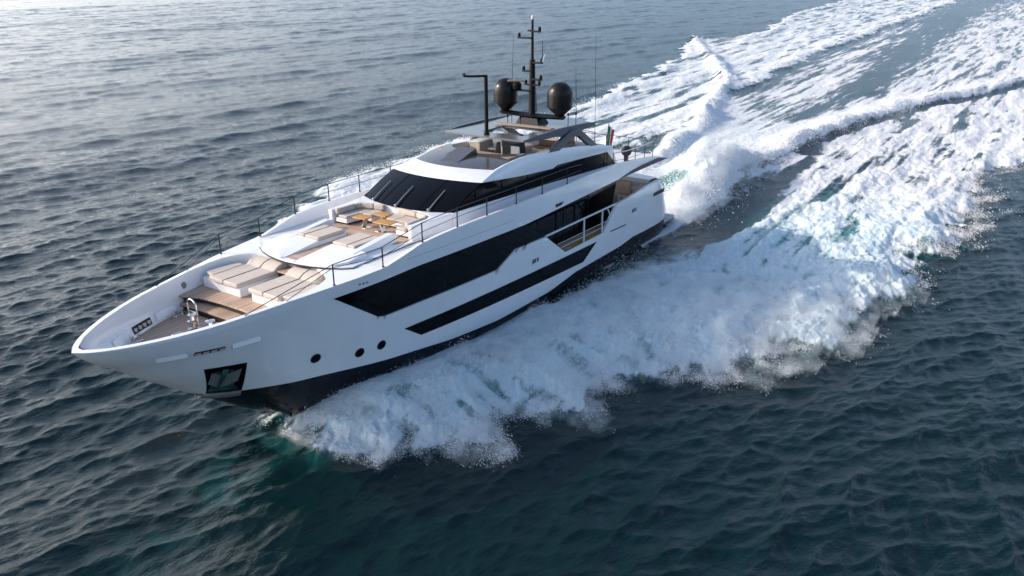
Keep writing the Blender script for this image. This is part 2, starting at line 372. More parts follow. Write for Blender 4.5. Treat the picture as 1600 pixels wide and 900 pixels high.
# bow mooring slots, roller fairlead, anchor pocket
for side in (1, -1):
    for c in ([(36.39, 4.36), (35.57, 4.35), (35.54, 4.19), (36.37, 4.18)], [(34.19, 4.27), (33.24, 4.27), (33.24, 4.10), (34.19, 4.10)]):
        P = hpatch(c, 8, 2, .012, side); P[:, 2, 1] += .07*side; P[:, 1, 1] += .03*side  # tilted up for more skylight; bright white stands for sun through the slot
        s_ = part('mooring_slot', MB().grid(P), M['lip'], yacht, label='rounded mooring slot in the bow side, painted bright white for sunlight through it')
    f_ = part('roller_fairlead', MB().grid(hpatch([(35.34, 4.29), (34.4, 4.24), (34.4, 4.10), (35.34, 4.14)], 8, 2, .008, side)), M['seam'], yacht)
    for k in range(4):
        x = 35.23-.24*k; z = 4.205-.012*k
        P = hpatch([(x+.09, z+.05), (x-.09, z+.05), (x-.09, z-.055), (x+.09, z-.055)], 2, 2, .035, side)
        part('roller', MB().grid(P), M['rollers'], f_)
    pk = part('anchor_pocket', MB().grid(hpatch([(34.92, 3.43), (33.57, 3.28), (33.42, 1.93), (34.38, 2.0)], 8, 8, .012, side)), M['glass'], yacht)
    st = MB().grid(hpatch([(34.62, 3.2), (33.95, 3.12), (33.72, 2.22), (34.42, 2.3)], 4, 4, .02, side))
    part('back_plate', st, M['grey'], pk)
    for c in ([(34.66, 3.22), (34.34, 3.05), (34.26, 2.42), (34.60, 2.66)], [(34.22, 3.0), (33.72, 3.12), (33.72, 2.55), (34.16, 2.36)]):
        part('anchor_fluke', MB().grid(hpatch(c, 2, 2, .06, side)), M['greytop'], pk)
    P = hpatch([(34.36, 3.32), (34.18, 3.3), (34.20, 2.5), (34.32, 2.5)], 1, 4, .10, side)
    part('anchor_shank', MB().grid(P), M['steel'], pk)
    P = hpatch([(34.46, 2.36), (33.66, 2.26), (33.58, 2.12), (34.42, 2.2)], 4, 1, .05, side)
    part('anchor_crown', MB().grid(P), M['steel'], pk)
    sill = np.stack([hpatch([(34.42, 1.98), (33.43, 1.91), (33.40, 1.76), (34.36, 1.76)], 6, 1, o_, side) for o_ in (.0, .09)])
    mbs = MB().grid(np.concatenate([sill[0][:, :1], sill[1], sill[0][:, 1:]], 1)); part('sill', mbs, M['greytop'], pk)
    for i, (x, z) in enumerate(((17.92, 2.79), (7.6, 2.93))):
        v_ = part('hull_vent', MB().grid(hpatch([(x+.36, z+.14), (x-.36, z+.14), (x-.36, z-.14), (x+.36, z-.14)], 3, 2, .008, side)), M['white'], yacht)
        for d in (-.2, .02, .2): part('vent_opening', MB().grid(hpatch([(x+d+.07, z+.11), (x+d-.07, z+.11), (x+d-.07, z-.11), (x+d+.07, z-.11)], 1, 1, .014, side)), M['seam'], v_)
    part('side_lamp', MB().grid(hpatch([(16.55, 5.29), (15.75, 5.28), (15.95, 5.14), (16.45, 5.12)], 3, 2, .02, side)), M['seam'], yacht)
    part('stern_recess', MB().grid(hpatch([(5.15, 3.42), (3.62, 3.42), (3.6, 3.18), (5.15, 3.18)], 6, 2, .012, side)), M['seam'], yacht)
    part('boarding_gate', MB().grid(hpatch([(10.4, 2.36), (8.45, 2.30), (8.45, 2.22), (10.3, 2.28)], 4, 1, .008, side)), M['grey'], yacht)
    part('hull_groove', MB().grid(hpatch([(27.0, 5.46), (20.0, 5.36), (20.0, 5.345), (27.0, 5.445)], 24, 1, .004, side)), M['greytop'], yacht)
    for k in range(3): part('hull_mark', MB().grid(hpatch([(29.42-.17*k, 5.15-.012*k), (29.32-.17*k, 5.14-.012*k), (29.32-.17*k, 5.07-.012*k), (29.42-.17*k, 5.08-.012*k)], 1, 1, .008, side)), M['greytop'], yacht)
    # dark chamfer under the aft wing
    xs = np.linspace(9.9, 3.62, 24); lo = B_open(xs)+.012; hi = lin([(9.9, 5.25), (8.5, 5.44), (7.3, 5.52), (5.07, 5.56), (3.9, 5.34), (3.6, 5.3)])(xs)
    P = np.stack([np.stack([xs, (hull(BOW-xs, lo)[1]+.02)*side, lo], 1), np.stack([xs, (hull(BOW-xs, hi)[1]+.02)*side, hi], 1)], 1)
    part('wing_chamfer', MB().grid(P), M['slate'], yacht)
# swim platform
mb = MB().slab([(2.6, -3.3), (2.6, 3.3), (.9, 3.25), (.35, 3.0), (.35, -3.0), (.9, -3.25)], .72, .86)
part('swim_platform', mb, M['grey'], yacht, bevel=.02)

# ---------------- bow deck, steps, recess
y_in = lin([(37.98, .14), (37.75, .42), (37.5, .70), (37.0, 1.06), (36.4, 1.42), (35.4, 1.87), (34.5, 2.18), (33.5, 2.42), (32.2, 2.68), (31.4, 2.76), (30.7, 2.70), (30.2, 2.52), (29.85, 2.2), (29.6, 1.6), (29.48, .8), (29.45, 0)])
xr = np.array([37.98, 37.75, 37.5, 37.25, 37.0, 36.4, 35.9, 35.4, 35, 34.5, 34, 33.5, 33, 32.2, 31.8, 31.4, 31, 30.7, 30.4, 30.2, 30.0, 29.85, 29.7, 29.6, 29.52, 29.48, 29.45])
cap = MB(); inn = MB()
for side in (1, -1):
    yi = y_in(xr); k = int(np.where(xr == 30.2)[0][0])+1
    xo = xr[:k]; cap.grid(np.stack([np.stack([xo, ytop(xo)*side, ztop(xo)], 1), np.stack([xo, yi[:k]*side, ztop(xo)+.012], 1)], 1))
    zf = np.where(xr > 32.95, 3.95, 4.5)
    rows_ = []
    for v in np.linspace(0, 1, 6):
        z_ = (ztop(xr)+.012)*(1-v)+zf*v; xq = np.minimum(xr, xstem(z_)-.35); rows_.append(np.stack([xq, np.maximum(np.minimum(yi-.06*v*(xr > 31.9), hull_y(xq, z_)-.09), .0)*side, z_], 1))
    inn.grid(np.array(rows_))
    poly = [(30.2, float(ytop(30.2))), (29.5, float(ytop(29.5))), (28.9, float(ytop(28.9))), (28.3, float(ytop(28.3))), (28.3, 0), (29.45, 0)]+[(x, float(y)) for x, y in zip(xr[::-1], y_in(xr[::-1])) if 29.45 < x <= 30.2]
    vs = [(x, y*side, float(ztop(x))+(.0 if y > 3 else .012)) for x, y in poly]; cap.add(vs, [tuple(range(len(vs)))])
cap.add([(37.98, .14, float(ztop(37.98))+.012), (37.98, float(ytop(37.98)), float(ztop(37.98))), (38.12, .24, 4.943), (38.27, 0, 4.945), (38.12, -.24, 4.943), (37.98, -float(ytop(37.98)), float(ztop(37.98))), (37.98, -.14, float(ztop(37.98))+.012)], [tuple(range(7))])
part('bulwark_cap', cap, M['white'], yacht, smooth=25)
part('bulwark_lining', inn, M['white'], yacht, smooth=50)
lin_y = lambda x, z: min(float(y_in(x))-.02, float(hull_y(x, z))-.09)        # where the lining stands
w = lambda x: max(.03, min(float(y_in(x))-.05, float(hull_y(x, 3.95))-.085))
mb = MB().slab([(36.7, -w(36.7)), (36.7, w(36.7))]+[(x, w(x)) for x in (36.4, 35.4, 34.5, 33.5, 32.9)]+[(x, -w(x)) for x in (32.9, 33.5, 34.5, 35.4, 36.4)], 3.9, 3.98)
part('bow_deck', mb, M['teak'], yacht)
_a, _b = lin_y(33.0, 4.2), lin_y(32.0, 4.2)
mb = MB().slab([(33.0, -_a), (32.95, -1.2), (32.95, 1.2), (33.0, _a), (32.0, _b), (32.0, -_b)], 4.2, 4.27)
stp = part('deck_step', mb, M['teak'], yacht, bevel=.008)
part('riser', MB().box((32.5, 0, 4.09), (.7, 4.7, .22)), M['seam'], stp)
_a = lin_y(32.95, 4.48)
mb = MB().slab([(32.95, -_a), (32.62, -1.7), (32.52, -.6), (32.52, .6), (32.62, 1.7), (32.95, _a), (31.4, 2.72), (29.6, 1.55), (29.6, -1.55), (31.4, -2.72)], 4.48, 4.55)
stp = part('deck_step', mb, M['teak'], yacht, bevel=.008)
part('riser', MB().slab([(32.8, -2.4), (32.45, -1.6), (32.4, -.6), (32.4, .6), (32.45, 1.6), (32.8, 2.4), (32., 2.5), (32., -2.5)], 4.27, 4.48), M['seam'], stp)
for x0, x1, z in ((30.05, 30.75, 4.84), (29.4, 30.1, 5.12)):
    stp = part('deck_step', MB().box(((x0+x1)/2, 0, z-.03), (x1-x0, .62, .06)), M['teak'], yacht, bevel=.008)
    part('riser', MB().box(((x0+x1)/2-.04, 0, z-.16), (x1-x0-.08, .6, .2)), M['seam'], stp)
for side in (1, -1):                                             # white plinths under the bow sunbeds
    mb = MB().slab([(31.8, .33*side), (31.8, 2.5*side), (31.2, 2.66*side), (30.5, 2.6*side), (29.9, 2.1*side), (29.6, 1.2*side), (29.55, .33*side)], 4.552, 4.93)
    part('sunbed_plinth', mb, M['white'], yacht, bevel=.015)
    # round speaker and fairlead frame on the inside of the bulwark
    y = -(float(y_in(32.62))-.0)*side
    part('deck_speaker', MB().lathe([(.001, .02), (.13, .02), (.15, -.03)], (32.62, float(y_in(32.62)-.02)*side, 4.82), 20, axis='y', rot=Matrix.Rotation(math.pi if side > 0 else 0, 3, 'Z')), M['greytop'], yacht)
    for x0, x1 in ((36.39, 35.54), (34.19, 33.24)):
        P = np.array([[(x, (lin_y(x, 4.08+.24*v)-.015)*side, 4.08+.24*v) for v in (0, .5, 1)] for x in np.linspace(x0, x1, 6)])
        P2 = P.copy(); P2[:, :, 1] -= .03*side
        part('mooring_slot', MB().grid(np.concatenate([P[:, :1], P2, P[:, 2:]], 1)), M['lip'], yacht, label='mooring slot inside the bow bulwark, its sunlit look painted bright white')
    x0, x1 = 35.35, 34.42
    P = np.array([[(x, (lin_y(x, 4.06+.24*v)-.012)*side, 4.06+.24*v) for v in (0, 1)] for x in np.linspace(x0, x1, 5)])
    f_ = part('roller_fairlead', MB().grid(P), M['seam'], yacht)
    for k in range(4):
        x = 35.23-.225*k; part('roller', MB().box((x, (lin_y(x, 4.17)-.03)*side, 4.17), (  .13, .05, .15)), M['rollers'], f_, bevel=.02)
# windlasses, chain guides and the polished hoops
for side in (1, -1):
    wl = part('windlass', MB().lathe([(.24, 3.98), (.24, 4.03), (.11, 4.06), (.10, 4.2), (.2, 4.24), (.21, 4.31), (.12, 4.34), (.09, 4.46), (.17, 4.49), (.17, 4.53), (.001, 4.56)], (33.75, .5*side, 0), 20), M['steel'], yacht, smooth=40)
    part('chain_guide', MB().box((34.5, .42*side, 4.05), (.5, .16, .12), taper=.7), M['steel'], wl, bevel=.02)
    for x in (35.6, 33.35):
        bl = MB()
        for dx in (-.14, .14): bl.lathe([(.05, 3.98), (.05, 4.2), (.075, 4.22), (.075, 4.26), (.001, 4.27)], (x+dx, (lin_y(x, 3.98)-.3)*side, 0), 12)
        bl.box((x, (lin_y(x, 3.98)-.3)*side, 4.0), (.5, .16, .05)); part('bollard', bl, M['steel'], yacht)
hp = [(33.7, -.78, 3.98+.85*t) for t in (0, .5, 1)]+[(33.7, -.53-.25*math.cos(a), 4.83+.25*math.sin(a)) for a in np.linspace(.25, math.pi-.25, 9)]+[(33.7, -.28, 3.98+.85*t) for t in (1, .5, 0)]
hr = part('hoop_rail', MB().tube(hp, .032, 8), M['steel'], yacht); part('crossbar', MB().tube([(33.7, -.78, 4.62), (33.7, -.28, 4.62)], .022, 8), M['steel'], hr)
mb = MB().lathe([(.3, 3.98), (.3, 4.03), (.27, 4.05), (.001, 4.06)], (33.2, 1.0, 0), 20); part('deck_hatch', mb, M['greytop'], yacht)

# ---------------- foredeck tier with lounge
def mirror_poly(half): return half+[(x, -y) for x, y in half[::-1] if abs(y) > 1e-6]
half = [(29.82, 0), (29.78, .6), (29.66, 1.2), (29.45, 1.8), (29.15, 2.35), (28.9, 2.62), (27.3, 2.52), (25.3, 2.44), (23.4, 2.58), (22.5, 2.66)]
tier = MB().slab(mirror_poly([(x, y) for x, y in half][::-1])[::-1], 5.2, 5.5)
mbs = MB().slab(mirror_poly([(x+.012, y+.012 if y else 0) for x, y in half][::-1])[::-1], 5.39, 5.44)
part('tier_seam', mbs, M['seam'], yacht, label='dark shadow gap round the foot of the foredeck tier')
# rather than a solid slab the top is left out where the teak walkway runs
deckp = MB()
mb = MB().slab(mirror_poly([(x, y) for x, y in half][::-1])[::-1], 5.445, 5.50)
part('foredeck_tier', mb, M['white'], yacht, bevel=.01)
part('lounge_deck', MB().slab([(29.55, -.30), (29.55, .30), (27.0, .36), (26.3, .40), (26.3, 1.62), (25.9, 2.2), (23.4, 2.2), (23.4, -2.2), (25.9, -2.2), (26.3, -1.62), (26.3, -.40), (27.0, -.36)], 5.49, 5.512), M['teakx'], yacht)
# main upper deck sheet (side decks) and ceiling over the main side deck
xs = [28.4, 26, 24, 20, 10, 6, 3.8]
mb = MB().slab([(x, float(ytop(x))-.16) for x in xs]+[(x, -float(ytop(x))+.16) for x in xs[::-1]], 5.28, 5.42)
part('upper_deck', mb, M['white_matt'], yacht)
_fx = [18.95, 16, 12, 8.2, 4.9]; _fy = [float(hull_y(v, 2.40))-.06 for v in _fx]
mb = MB().slab([(18.95, 0)]+list(zip(_fx, _fy))+[(a_, -b_) for a_, b_ in zip(_fx[::-1], _fy[::-1])], 2.40, 2.46)
part('main_deck', mb, M['deck_sunlit'], yacht)
mb = MB().box((18.99, 0, 3.8), (.06, 6.9, 2.6)); part('saloon_bulkhead', mb, M['seam'], yacht)
for side in (1, -1):
    xs = np.linspace(11.16, 15.11, 9); P = np.stack([np.stack([xs, (hull_y(xs, A_open(xs))+.004)*side, A_open(xs)+.006], 1), np.stack([xs, (hull_y(xs, A_open(xs))-.32)*side, A_open(xs)+.012], 1)], 1)
    part('balcony_tread', MB().grid(P), M['tablewood'], yacht, label='teak tread along the balcony edge, coloured bright orange as if sunlit')  # the orange wood colour paints sunlight onto the teak edge
    yb = lambda x, z: (float(hull_y(x, z))-.05)*side
    br = part('balcony_rail', MB().tube([(17.1, yb(17.1, 3.8), 3.80), (14, yb(14, 3.8), 3.82), (9.95, yb(9.95, 3.8), 3.83)], .055, 8), M['whiterail'], yacht)
    for x in (13.3, 11.35): part('post', MB().box((x, yb(x, 3.1), 3.14), (.10, .07, 1.32)), M['whiterail'], br, bevel=.01)
    part('post', MB().tube([(10.0, yb(10, 3.8), 3.8), (10.7, yb(10.7, 3.1), 3.1)], .05, 6), M['whiterail'], br)
    part('post', MB().tube([(10.9, yb(10.9, 3.8), 3.78), (10.5, yb(10.5, 3.2)-.0, 3.35)], .045, 6), M['whiterail'], br)
    for z, xa, xb in ((3.05, 15.9, 10.75), (2.78, 15.5, 11.0)): part('wire', MB().tube([(xa, yb(xa, z), z), (xb, yb(xb, z), z)], .015, 6), M['whiterail'], br)
# bonnets: ramps either side of the path, with the raised coamings
for side in (1, -1):
    mb = MB()
    pts = [(29.72, .33), (29.6, 1.2), (29.38, 1.8), (29.08, 2.3), (27.9, 2.28), (26.9, 2.2), (26.2, 1.95), (26.2, .42)]
    # ramp top: z rises aft up to x = 27.75, then a shelf for the pads
    zt_ = lambda x, y: 5.51+(5.70-5.51)*min(1, max(0, (29.7-x)/1.9))
    rows = []
    for x in (29.72, 29.3, 28.8, 28.3, 27.82):
        yo = float(lin([(29.72, .45), (29.6, 1.2), (29.38, 1.8), (29.08, 2.3), (27.8, 2.26)])(x)); yi = .33+.05*(29.72-x)/1.9
        rows.append([(x, yi*side, 5.5)]+[(x, (yi+(yo-yi)*t)*side, zt_(x, 0)+.03*math.sin(math.pi*t)) for t in np.linspace(0, 1, 6)]+[(x, yo*side, 5.5)])
    rows.append([(27.82, p[1], 5.5 if i in (0, 7) else 5.62) for i, p in enumerate(rows[-1])])
    mb.grid(np.array(rows)); mb.slab([(27.84, .38*side), (27.84, 1.6*side), (26.25, 1.6*side), (26.25, .38*side)], 5.5, 5.66)
    part('foredeck_bonnet', mb, M['white'], yacht, smooth=30)
    # coaming wedge outboard of the pad
    mb = MB().xz([(28.3, 5.5), (25.75, 5.5), (25.75, 5.86), (26.0, 5.92), (28.2, 5.69)], 1.66*side, 1.98*side)
    part('lounge_coaming', mb, M['white'], yacht, bevel=.015)
# forward coaming: the U round the sofas that runs up to the windshield
xw0 = lambda y: 23.52-.66*(y/2.55)**2
poly = [(25.3, 2.18), (25.32, 2.40), (24.2, 2.50), (22.7, 2.66)]+[(xw0(y)-.25, y) for y in ()]+[(22.7, -2.66), (24.2, -2.50), (25.32, -2.40), (25.3, -2.18), (24.1, -2.15), (23.7, -1.95), (23.47, -1.2), (23.42, 0), (23.47, 1.2), (23.7, 1.95), (24.1, 2.15)]
part('forward_coaming', MB().slab(poly, 5.5, lambda x, y: 6.13+.03*max(0, min(1, (24-x)/1.))), M['white'], yacht, bevel=.03)

# ---------------- wheelhouse
for side in (1, -1):
    mb = MB().xz([(23.0, 5.42), (7.9, 5.42), (7.95, 5.62), (17.4, 5.99), (22.95, 6.17)], 2.55*side, 2.66*side)
    part('house_side', mb, M['white'], yacht)
    mb = MB().xz([(22.9, 6.17), (20.82, 7.06), (17.37, 6.76), (14.9, 6.62), (14.5, 6.73), (9.24, 6.50), (7.95, 5.62), (17.4, 5.99)], 2.55*side, 2.61*side)
    sw = part('wheelhouse_window', mb, M['glass'], yacht)
    for x in (16.6,): part('mullion', MB().box((x, 2.61*side, 6.30), (.05, .012, .5)), M['black'], sw)
    # fascia above the windows up to the flybridge edge
    xs = np.array([20.82, 20.4, 19.9, 19.42, 18.8, 18.17, 17.6, 17.15, 16, 15.1, 14.9, 14.5, 13, 11.5, 10.29, 9.6, 9.24, 8.66])
    lo = lin([(20.82, 7.06), (17.37, 6.74), (14.9, 6.60), (14.5, 6.71), (9.24, 6.48), (8.66, 6.62)])(xs)
    hi = pch([20.83, 20.4, 19.42, 18.17, 17.15, 15.8, 15.1, 12.5, 10.29, 8.65], [7.065, 7.17, 7.36, 7.53, 7.58, 7.54, 7.50, 7.27, 7.02, 6.70])(xs)
    yl = np.full(len(xs), 2.64); yu = lin([(20.82, 2.63), (19.42, 2.46), (17, 2.46), (10, 2.56), (8.66, 2.63)])(xs)
    P = []
    for v in np.linspace(0, 1, 6): P.append(np.stack([xs, (yl*(1-v)+yu*v+.03*math.sin(math.pi*v))*side, lo*(1-v)+hi*v], 1))
    inner_y = np.minimum(yu-.16, 2.44)
    P.append(np.stack([xs, (yu-.05)*side, hi+.012*(xs < 20)], 1)); P.append(np.stack([xs, (yu-.14)*side, hi], 1)); P.append(np.stack([xs, (yu-.16)*side, np.minimum(hi-.03, 6.85)], 1))
    mb = MB().grid(np.array(P)); mb.xz([(9.24, 6.48), (8.66, 6.70), (8.0, 5.60), (8.15, 5.60)], 2.54*side, 2.63*side)
    part('flybridge_fascia', mb, M['white'], yacht, smooth=50)
def curve_grid(c0, c1, n=24, m=8, bulge=0.0):
    P = np.zeros((n+1, m+1, 3))
    for i in range(n+1):
        y = -1+2*i/n
        a = np.array(c0(y)); b = np.array(c1(y))
        for j in range(m+1):
            v = j/m; P[i, j] = a*(1-v)+b*v; P[i, j, 2] += bulge*math.sin(math.pi*v)
    return P
wb = lambda u: (23.52-.66*u*u, 2.60*u, 6.165)
wt = lambda u: (21.38-.55*u*u, 2.60*u, 7.06+.03*(1-u*u))
vf = lambda u: (20.2-.78*u*u, 2.44*u, 7.34+.05*(1-u*u))
va = lambda u: (18.15-1.35*u*u, 2.32*u, 7.66)
ws = part('windshield', MB().grid(curve_grid(wb, wt, bulge=.05)), M['windshield'], yacht)
for u in (-.42, .42):
    a, b = Vector(wb(u)), Vector(wt(u)); path = [a*(1-v)+b*v+Vector((.012, 0, .05*math.sin(math.pi*v)+.012)) for v in np.linspace(0, 1, 8)]
    part('mullion', MB().tube(path, .010, 6), M['windshield'], ws)
for u0 in (-.62, -.02, .62):
    a = Vector(wb(u0)); d = (Vector(wt(u0-.05))-a)
    path = [a+d*v+Vector((.06, 0, .06+.05*math.sin(math.pi*v))) for v in (.02, .3, .62)]
    wp = part('wiper', MB().tube(path, [.035, .026, .02], 6), M['greytop'], ws)
    part('wiper_foot', MB().box(path[0], (.14, .12, .1)), M['greytop'], wp, bevel=.02)
part('roof_brow', MB().grid(curve_grid(wt, vf, bulge=.03)), M['white'], yacht)
part('flybridge_deck', MB().slab(mirror_poly([(20.0, 0), (19.6, 1.4), (19.2, 2.3), (9.2, 2.42)][::-1])[::-1], 6.78, 6.85), M['teak'], yacht)
vis = part('flybridge_visor', MB().grid(curve_grid(vf, va, m=10, bulge=.05)), M['smoked'], yacht)
mb = MB(); P = [(19.75, -.62, 7.47), (19.75, .38, 7.47), (18.25, .38, 7.93), (18.25, -.62, 7.93), (18.1, -.62, 7.6), (18.1, .38, 7.6)]
mb.add(P, [(0, 1, 2, 3), (3, 2, 5, 4), (1, 5, 2), (0, 3, 4)]); part('console_hood', mb, M['smoked'], vis)
mb = MB().slab([(18.1, -2.2), (18.1, 2.2), (17.4, 2.28), (17.4, -2.28)], 7.1, 7.62); part('helm_console', mb, M['taupe'], yacht, bevel=.04)

# ---------------- hardtop, arches, mast
HX0, HX1 = 10.2, 17.35
def ht(x0, x1, y0, y1, z=8.33):
    front = x1 > 17
    poly = [(x0, y0), (x0, y1), (x1-(.12 if front else 0), y1)]+([(x1, (y0+y1)/2)] if front else [])+[(x1-(.12 if front else 0), y0)]
    return poly
hard = part('hardtop', MB().slab(ht(16.25, HX1, -2.4, 2.4), 8.25, 8.33).slab(ht(14.35, 16.25, -2.4, -.75), 8.25, 8.33).slab(ht(14.35, 16.25, 1.75, 2.4), 8.25, 8.33).slab([(14.35, -2.4), (14.35, 2.4), (10.9, 2.4), (10.3, 1.5), (10.2, 0), (10.3, -1.5), (10.9, -2.4)], 8.25, 8.33), M['hardtop'], yacht)
for side in (1, -1):
    mb = MB().xz([(17.25, 8.31), (15.96, 8.40), (13.6, 8.43), (11.5, 8.36), (10.25, 8.25), (10.5, 8.03), (13.2, 8.02), (15.96, 8.13), (17.25, 8.25)], 2.34*side, 2.47*side)
    part('side_fascia', mb, M['grey'], hard, bevel=.02)
    mb = MB().xz([(15.15, 7.42), (13.2, 8.14), (12.9, 8.2), (12.2, 8.16), (11.9, 8.02), (10.0, 6.9), (10.75, 6.9), (12.25, 7.80), (12.45, 7.86), (12.75, 7.84), (14.15, 7.36)], 2.33*side, 2.56*side)
    part('hardtop_arch', mb, M['grey'], yacht, bevel=.025)
    part('hardtop_post', MB().tube([(16.95, .95*side, 6.85), (16.95, .95*side, 8.26)], .04, 8), M['steel'], yacht)
part('louvre_beam', MB().slab([(14.5, -1.25), (14.5, 2.2), (14.15, 2.25), (14.1, -1.3)], 8.40, 8.47), M['taupe'], hard, bevel=.02)
mast = part('mast', MB().tube([(12.8, 0, 8.8), (12.8, 0, 11.55)], [.18, .15], 12).tube([(12.8, 0, 11.5), (12.8, 0, 13.55)], [.085, .06], 8), M['black'], yacht)
part('mast_fin', MB().xz([(12.65, 8.85), (12.35, 8.85), (12.6, 10.9), (12.7, 10.9)], -.04, .04), M['greytop'], mast)
def wingplate(x, y0, y1, z, wid, th, m_, nm, par, dz=0):
    n = 10; P = []
    for i in range(n+1):
        u = -1+2*i/n; y = (y0+y1)/2+(y1-y0)/2*u; wv = wid*(1-.45*u*u)
        P.append([(x+wv/2, y, z+dz*u*u), (x, y, z+th/2+dz*u*u), (x-wv/2, y, z+dz*u*u), (x, y, z-th/2+dz*u*u), (x+wv/2, y, z+dz*u*u)])
    mb = MB().grid(np.array(P)); mb.add(P[0][:4], [(0, 1, 2, 3)]); mb.add(P[-1][:4], [(3, 2, 1, 0)])
    return part(nm, mb, m_, par, smooth=30)
wingplate(12.8, -1.95, 1.95, 8.72, .85, .26, M['black'], 'radome_platform', mast, dz=.06)
part('mast_pedestal', MB().box((12.8, 0, 8.48), (1.0, 1.5, .36), taper=.75), M['black'], mast, bevel=.03)
for y in (1.7, -1.7):
    prof = [(.16, 8.82), (.30, 8.95), (.60, 9.22), (.64, 9.26), (.65, 9.32), (.66, 9.9)]+[(.66*math.cos(a), 9.92+.63*math.sin(a)) for a in np.linspace(0.05, math.pi/2-.02, 12)]
    rd = part('radome', MB().lathe(prof, (12.8, y, 0), 32), M['radome'], mast, smooth=50)
    part('radome_seam', MB().lathe([(.655, 9.27), (.668, 9.28), (.668, 9.31), (.655, 9.32)], (12.8, y, 0), 32), M['black'], rd)
wingplate(12.9, -1.35, .1, 9.98, .5, .12, M['black'], 'radar_platform', mast)
rad = part('radar_scanner', MB().lathe([(.2, 10.02), (.24, 10.08), (.24, 10.3), (.16, 10.38), (.05, 10.42)], (12.95, -.85, 0), 16), M['black'], mast)
part('radar_bar', MB().box((12.95, -.85, 10.46), (.12, 1.0, .09), rot=Matrix.Rotation(.5, 3, 'Z')), M['taupe'], rad, bevel=.02)
for y0, y1, z, wd in ((-.85, 0, 12.62, .14), (0, .5, 12.95, .14), (0, .65, 11.42, .10), (-.55, 0, 10.98, .16), (0, .6, 10.58, .16), (-.4, .5, 10.30, .12), (-.25, .0, 12.98, .06)):
    ar = part('mast_arm', MB().box((12.85, (y0+y1)/2, z), (wd+.04, y1-y0, .085)), M['black'], mast, bevel=.01)
    for ye in [v for v in (y0, y1) if abs(v) > .3]:
        part('mast_lamp', MB().lathe([(.07, z+.03), (.085, z+.07), (.085, z+.19), (.05, z+.24), (.001, z+.24)], (12.85, ye*.92, 0), 10), M['black'], ar)
part('wind_vane', MB().xz([(13.0, 11.5), (12.75, 11.85), (12.65, 11.85), (12.85, 11.45)], .72, .74), M['lamp'], mast)
part('masthead_lamp', MB().lathe([(.05, 13.5), (.06, 13.54), (.06, 13.68), (.03, 13.72), (.001, 13.73)], (12.8, 0, 0), 12), M['lamp'], mast)
for x, y, z0, z1, dx in ((10.2, 2.35, 6.95, 12.7, .2), (12.0, 2.2, 8.3, 11.25, .12), (11.8, -2.0, 8.3, 12.6, -.2), (11.3, -1.2, 8.3, 11.6, -.1), (12.4, .35, 11.5, 12.5, 0)):
    part('whip_aerial', MB().tube([(x, y, z0), (x, y, z0+.9), (x+dx, y, z1)], [.022, .015, .007], 6), M['black'], yacht)
for x, y in ((11.7, 1.55), (11.4, 1.85), (13.9, -.8), (13.9, .0)):
    part('stub_aerial', MB().tube([(x, y, 8.33), (x, y, 8.72)], .02, 6).lathe([(.03, 8.7), (.05, 8.74), (.05, 8.82), (.001, 8.84)], (x, y, 0), 8), M['black'], hard)
crane = part('crane_post', MB().tube([(16.85, 0, 8.33), (16.85, 0, 11.15)], .095, 14).lathe([(.15, 8.33), (.15, 8.4), (.1, 8.45)], (16.85, 0, 0), 14), M['black'], yacht)
part('crane_arm', MB().tube([(16.75, 0, 11.12), (17.6, -.25, 11.16), (18.0, -.42, 11.2)], [.06, .055, .05], 8).box((18.0, -.42, 11.26), (.1, .1, .16)), M['black'], crane)

# ---------------- guard rails
st_x = [30.4, 28.2, 26.1, 24.0, 22.0, 19.8, 17.65, 15.4]
for side in (1, -1):
    gr = part('guard_rail', MB().tube([(x, (float(ytop(x))-.07)*side, float(ztop(x))+.78) for x in st_x]+[(14.0, (float(ytop(14))-.07)*side, float(ztop(14))+.70)], .017, 6).tube([(33.75, (float(ytop(33.75))-.08)*side, float(ztop(33.75))+.02), (30.4, (float(ytop(30.4))-.07)*side, float(ztop(30.4))+.78)], .015, 6), M['rail'], yacht)
    part('lower_wire', MB().tube([(32.25, (float(ytop(32.25))-.08)*side, float(ztop(32.25))+.02), (30.4, (float(ytop(30.4))-.07)*side, float(ztop(30.4))+.66)]+[(x, (float(ytop(x))-.07)*side, float(ztop(x))+.42) for x in st_x[1:]]+[(14.0, (float(ytop(14))-.07)*side, float(ztop(14))+.4)], .012, 6), M['rail'], gr)
    for x in st_x:
        y = (float(ytop(x))-.07)*side; z = float(ztop(x))
        part('stanchion', MB().tube([(x, y, z-.01), (x, y, z+.79)], .026, 8).lathe([(.05, z-.005), (.05, z+.02), (.03, z+.05)], (x, y, 0), 8), M['rail'], gr)
    # rail round the aft end of the upper deck
    pts = [(9.0, 2.9), (8.1, 3.2), (7.1, 3.3), (6.0, 3.35), (4.8, 3.3)]
    ar = part('aft_rail', MB().tube([(x, y*side, 6.38+.01*k) for k, (x, y) in enumerate(pts)], .028, 6), M['whiterail'], yacht)
    for x, y in pts: part('stanchion', MB().tube([(x, y*side, 5.42), (x, y*side, 6.4)], .022, 6), M['rail'], ar)
    part('wire', MB().tube([(x, y*side, 5.95) for x, y in pts], .012, 6), M['rail'], ar)
ar = part('aft_rail', MB().tube([(4.6, -3.0, 6.4), (4.45, -1.4, 6.42), (4.45, 1.4, 6.42), (4.7, 3.2, 6.4)], .024, 6), M['rail'], yacht)
for y in (-3.0, -1.5, 0, 1.5): part('stanchion', MB().tube([(4.47, y, 5.42), (4.47, y, 6.41)], .02, 6), M['rail'], ar)
for x, y in ((9.2, -2.3), (9.0, -1.0), (9.0, .5)):
    part('fly_stanchion', MB().tube([(x, y, 6.4), (x, y, 7.55)], .02, 6), M['rail'], yacht)
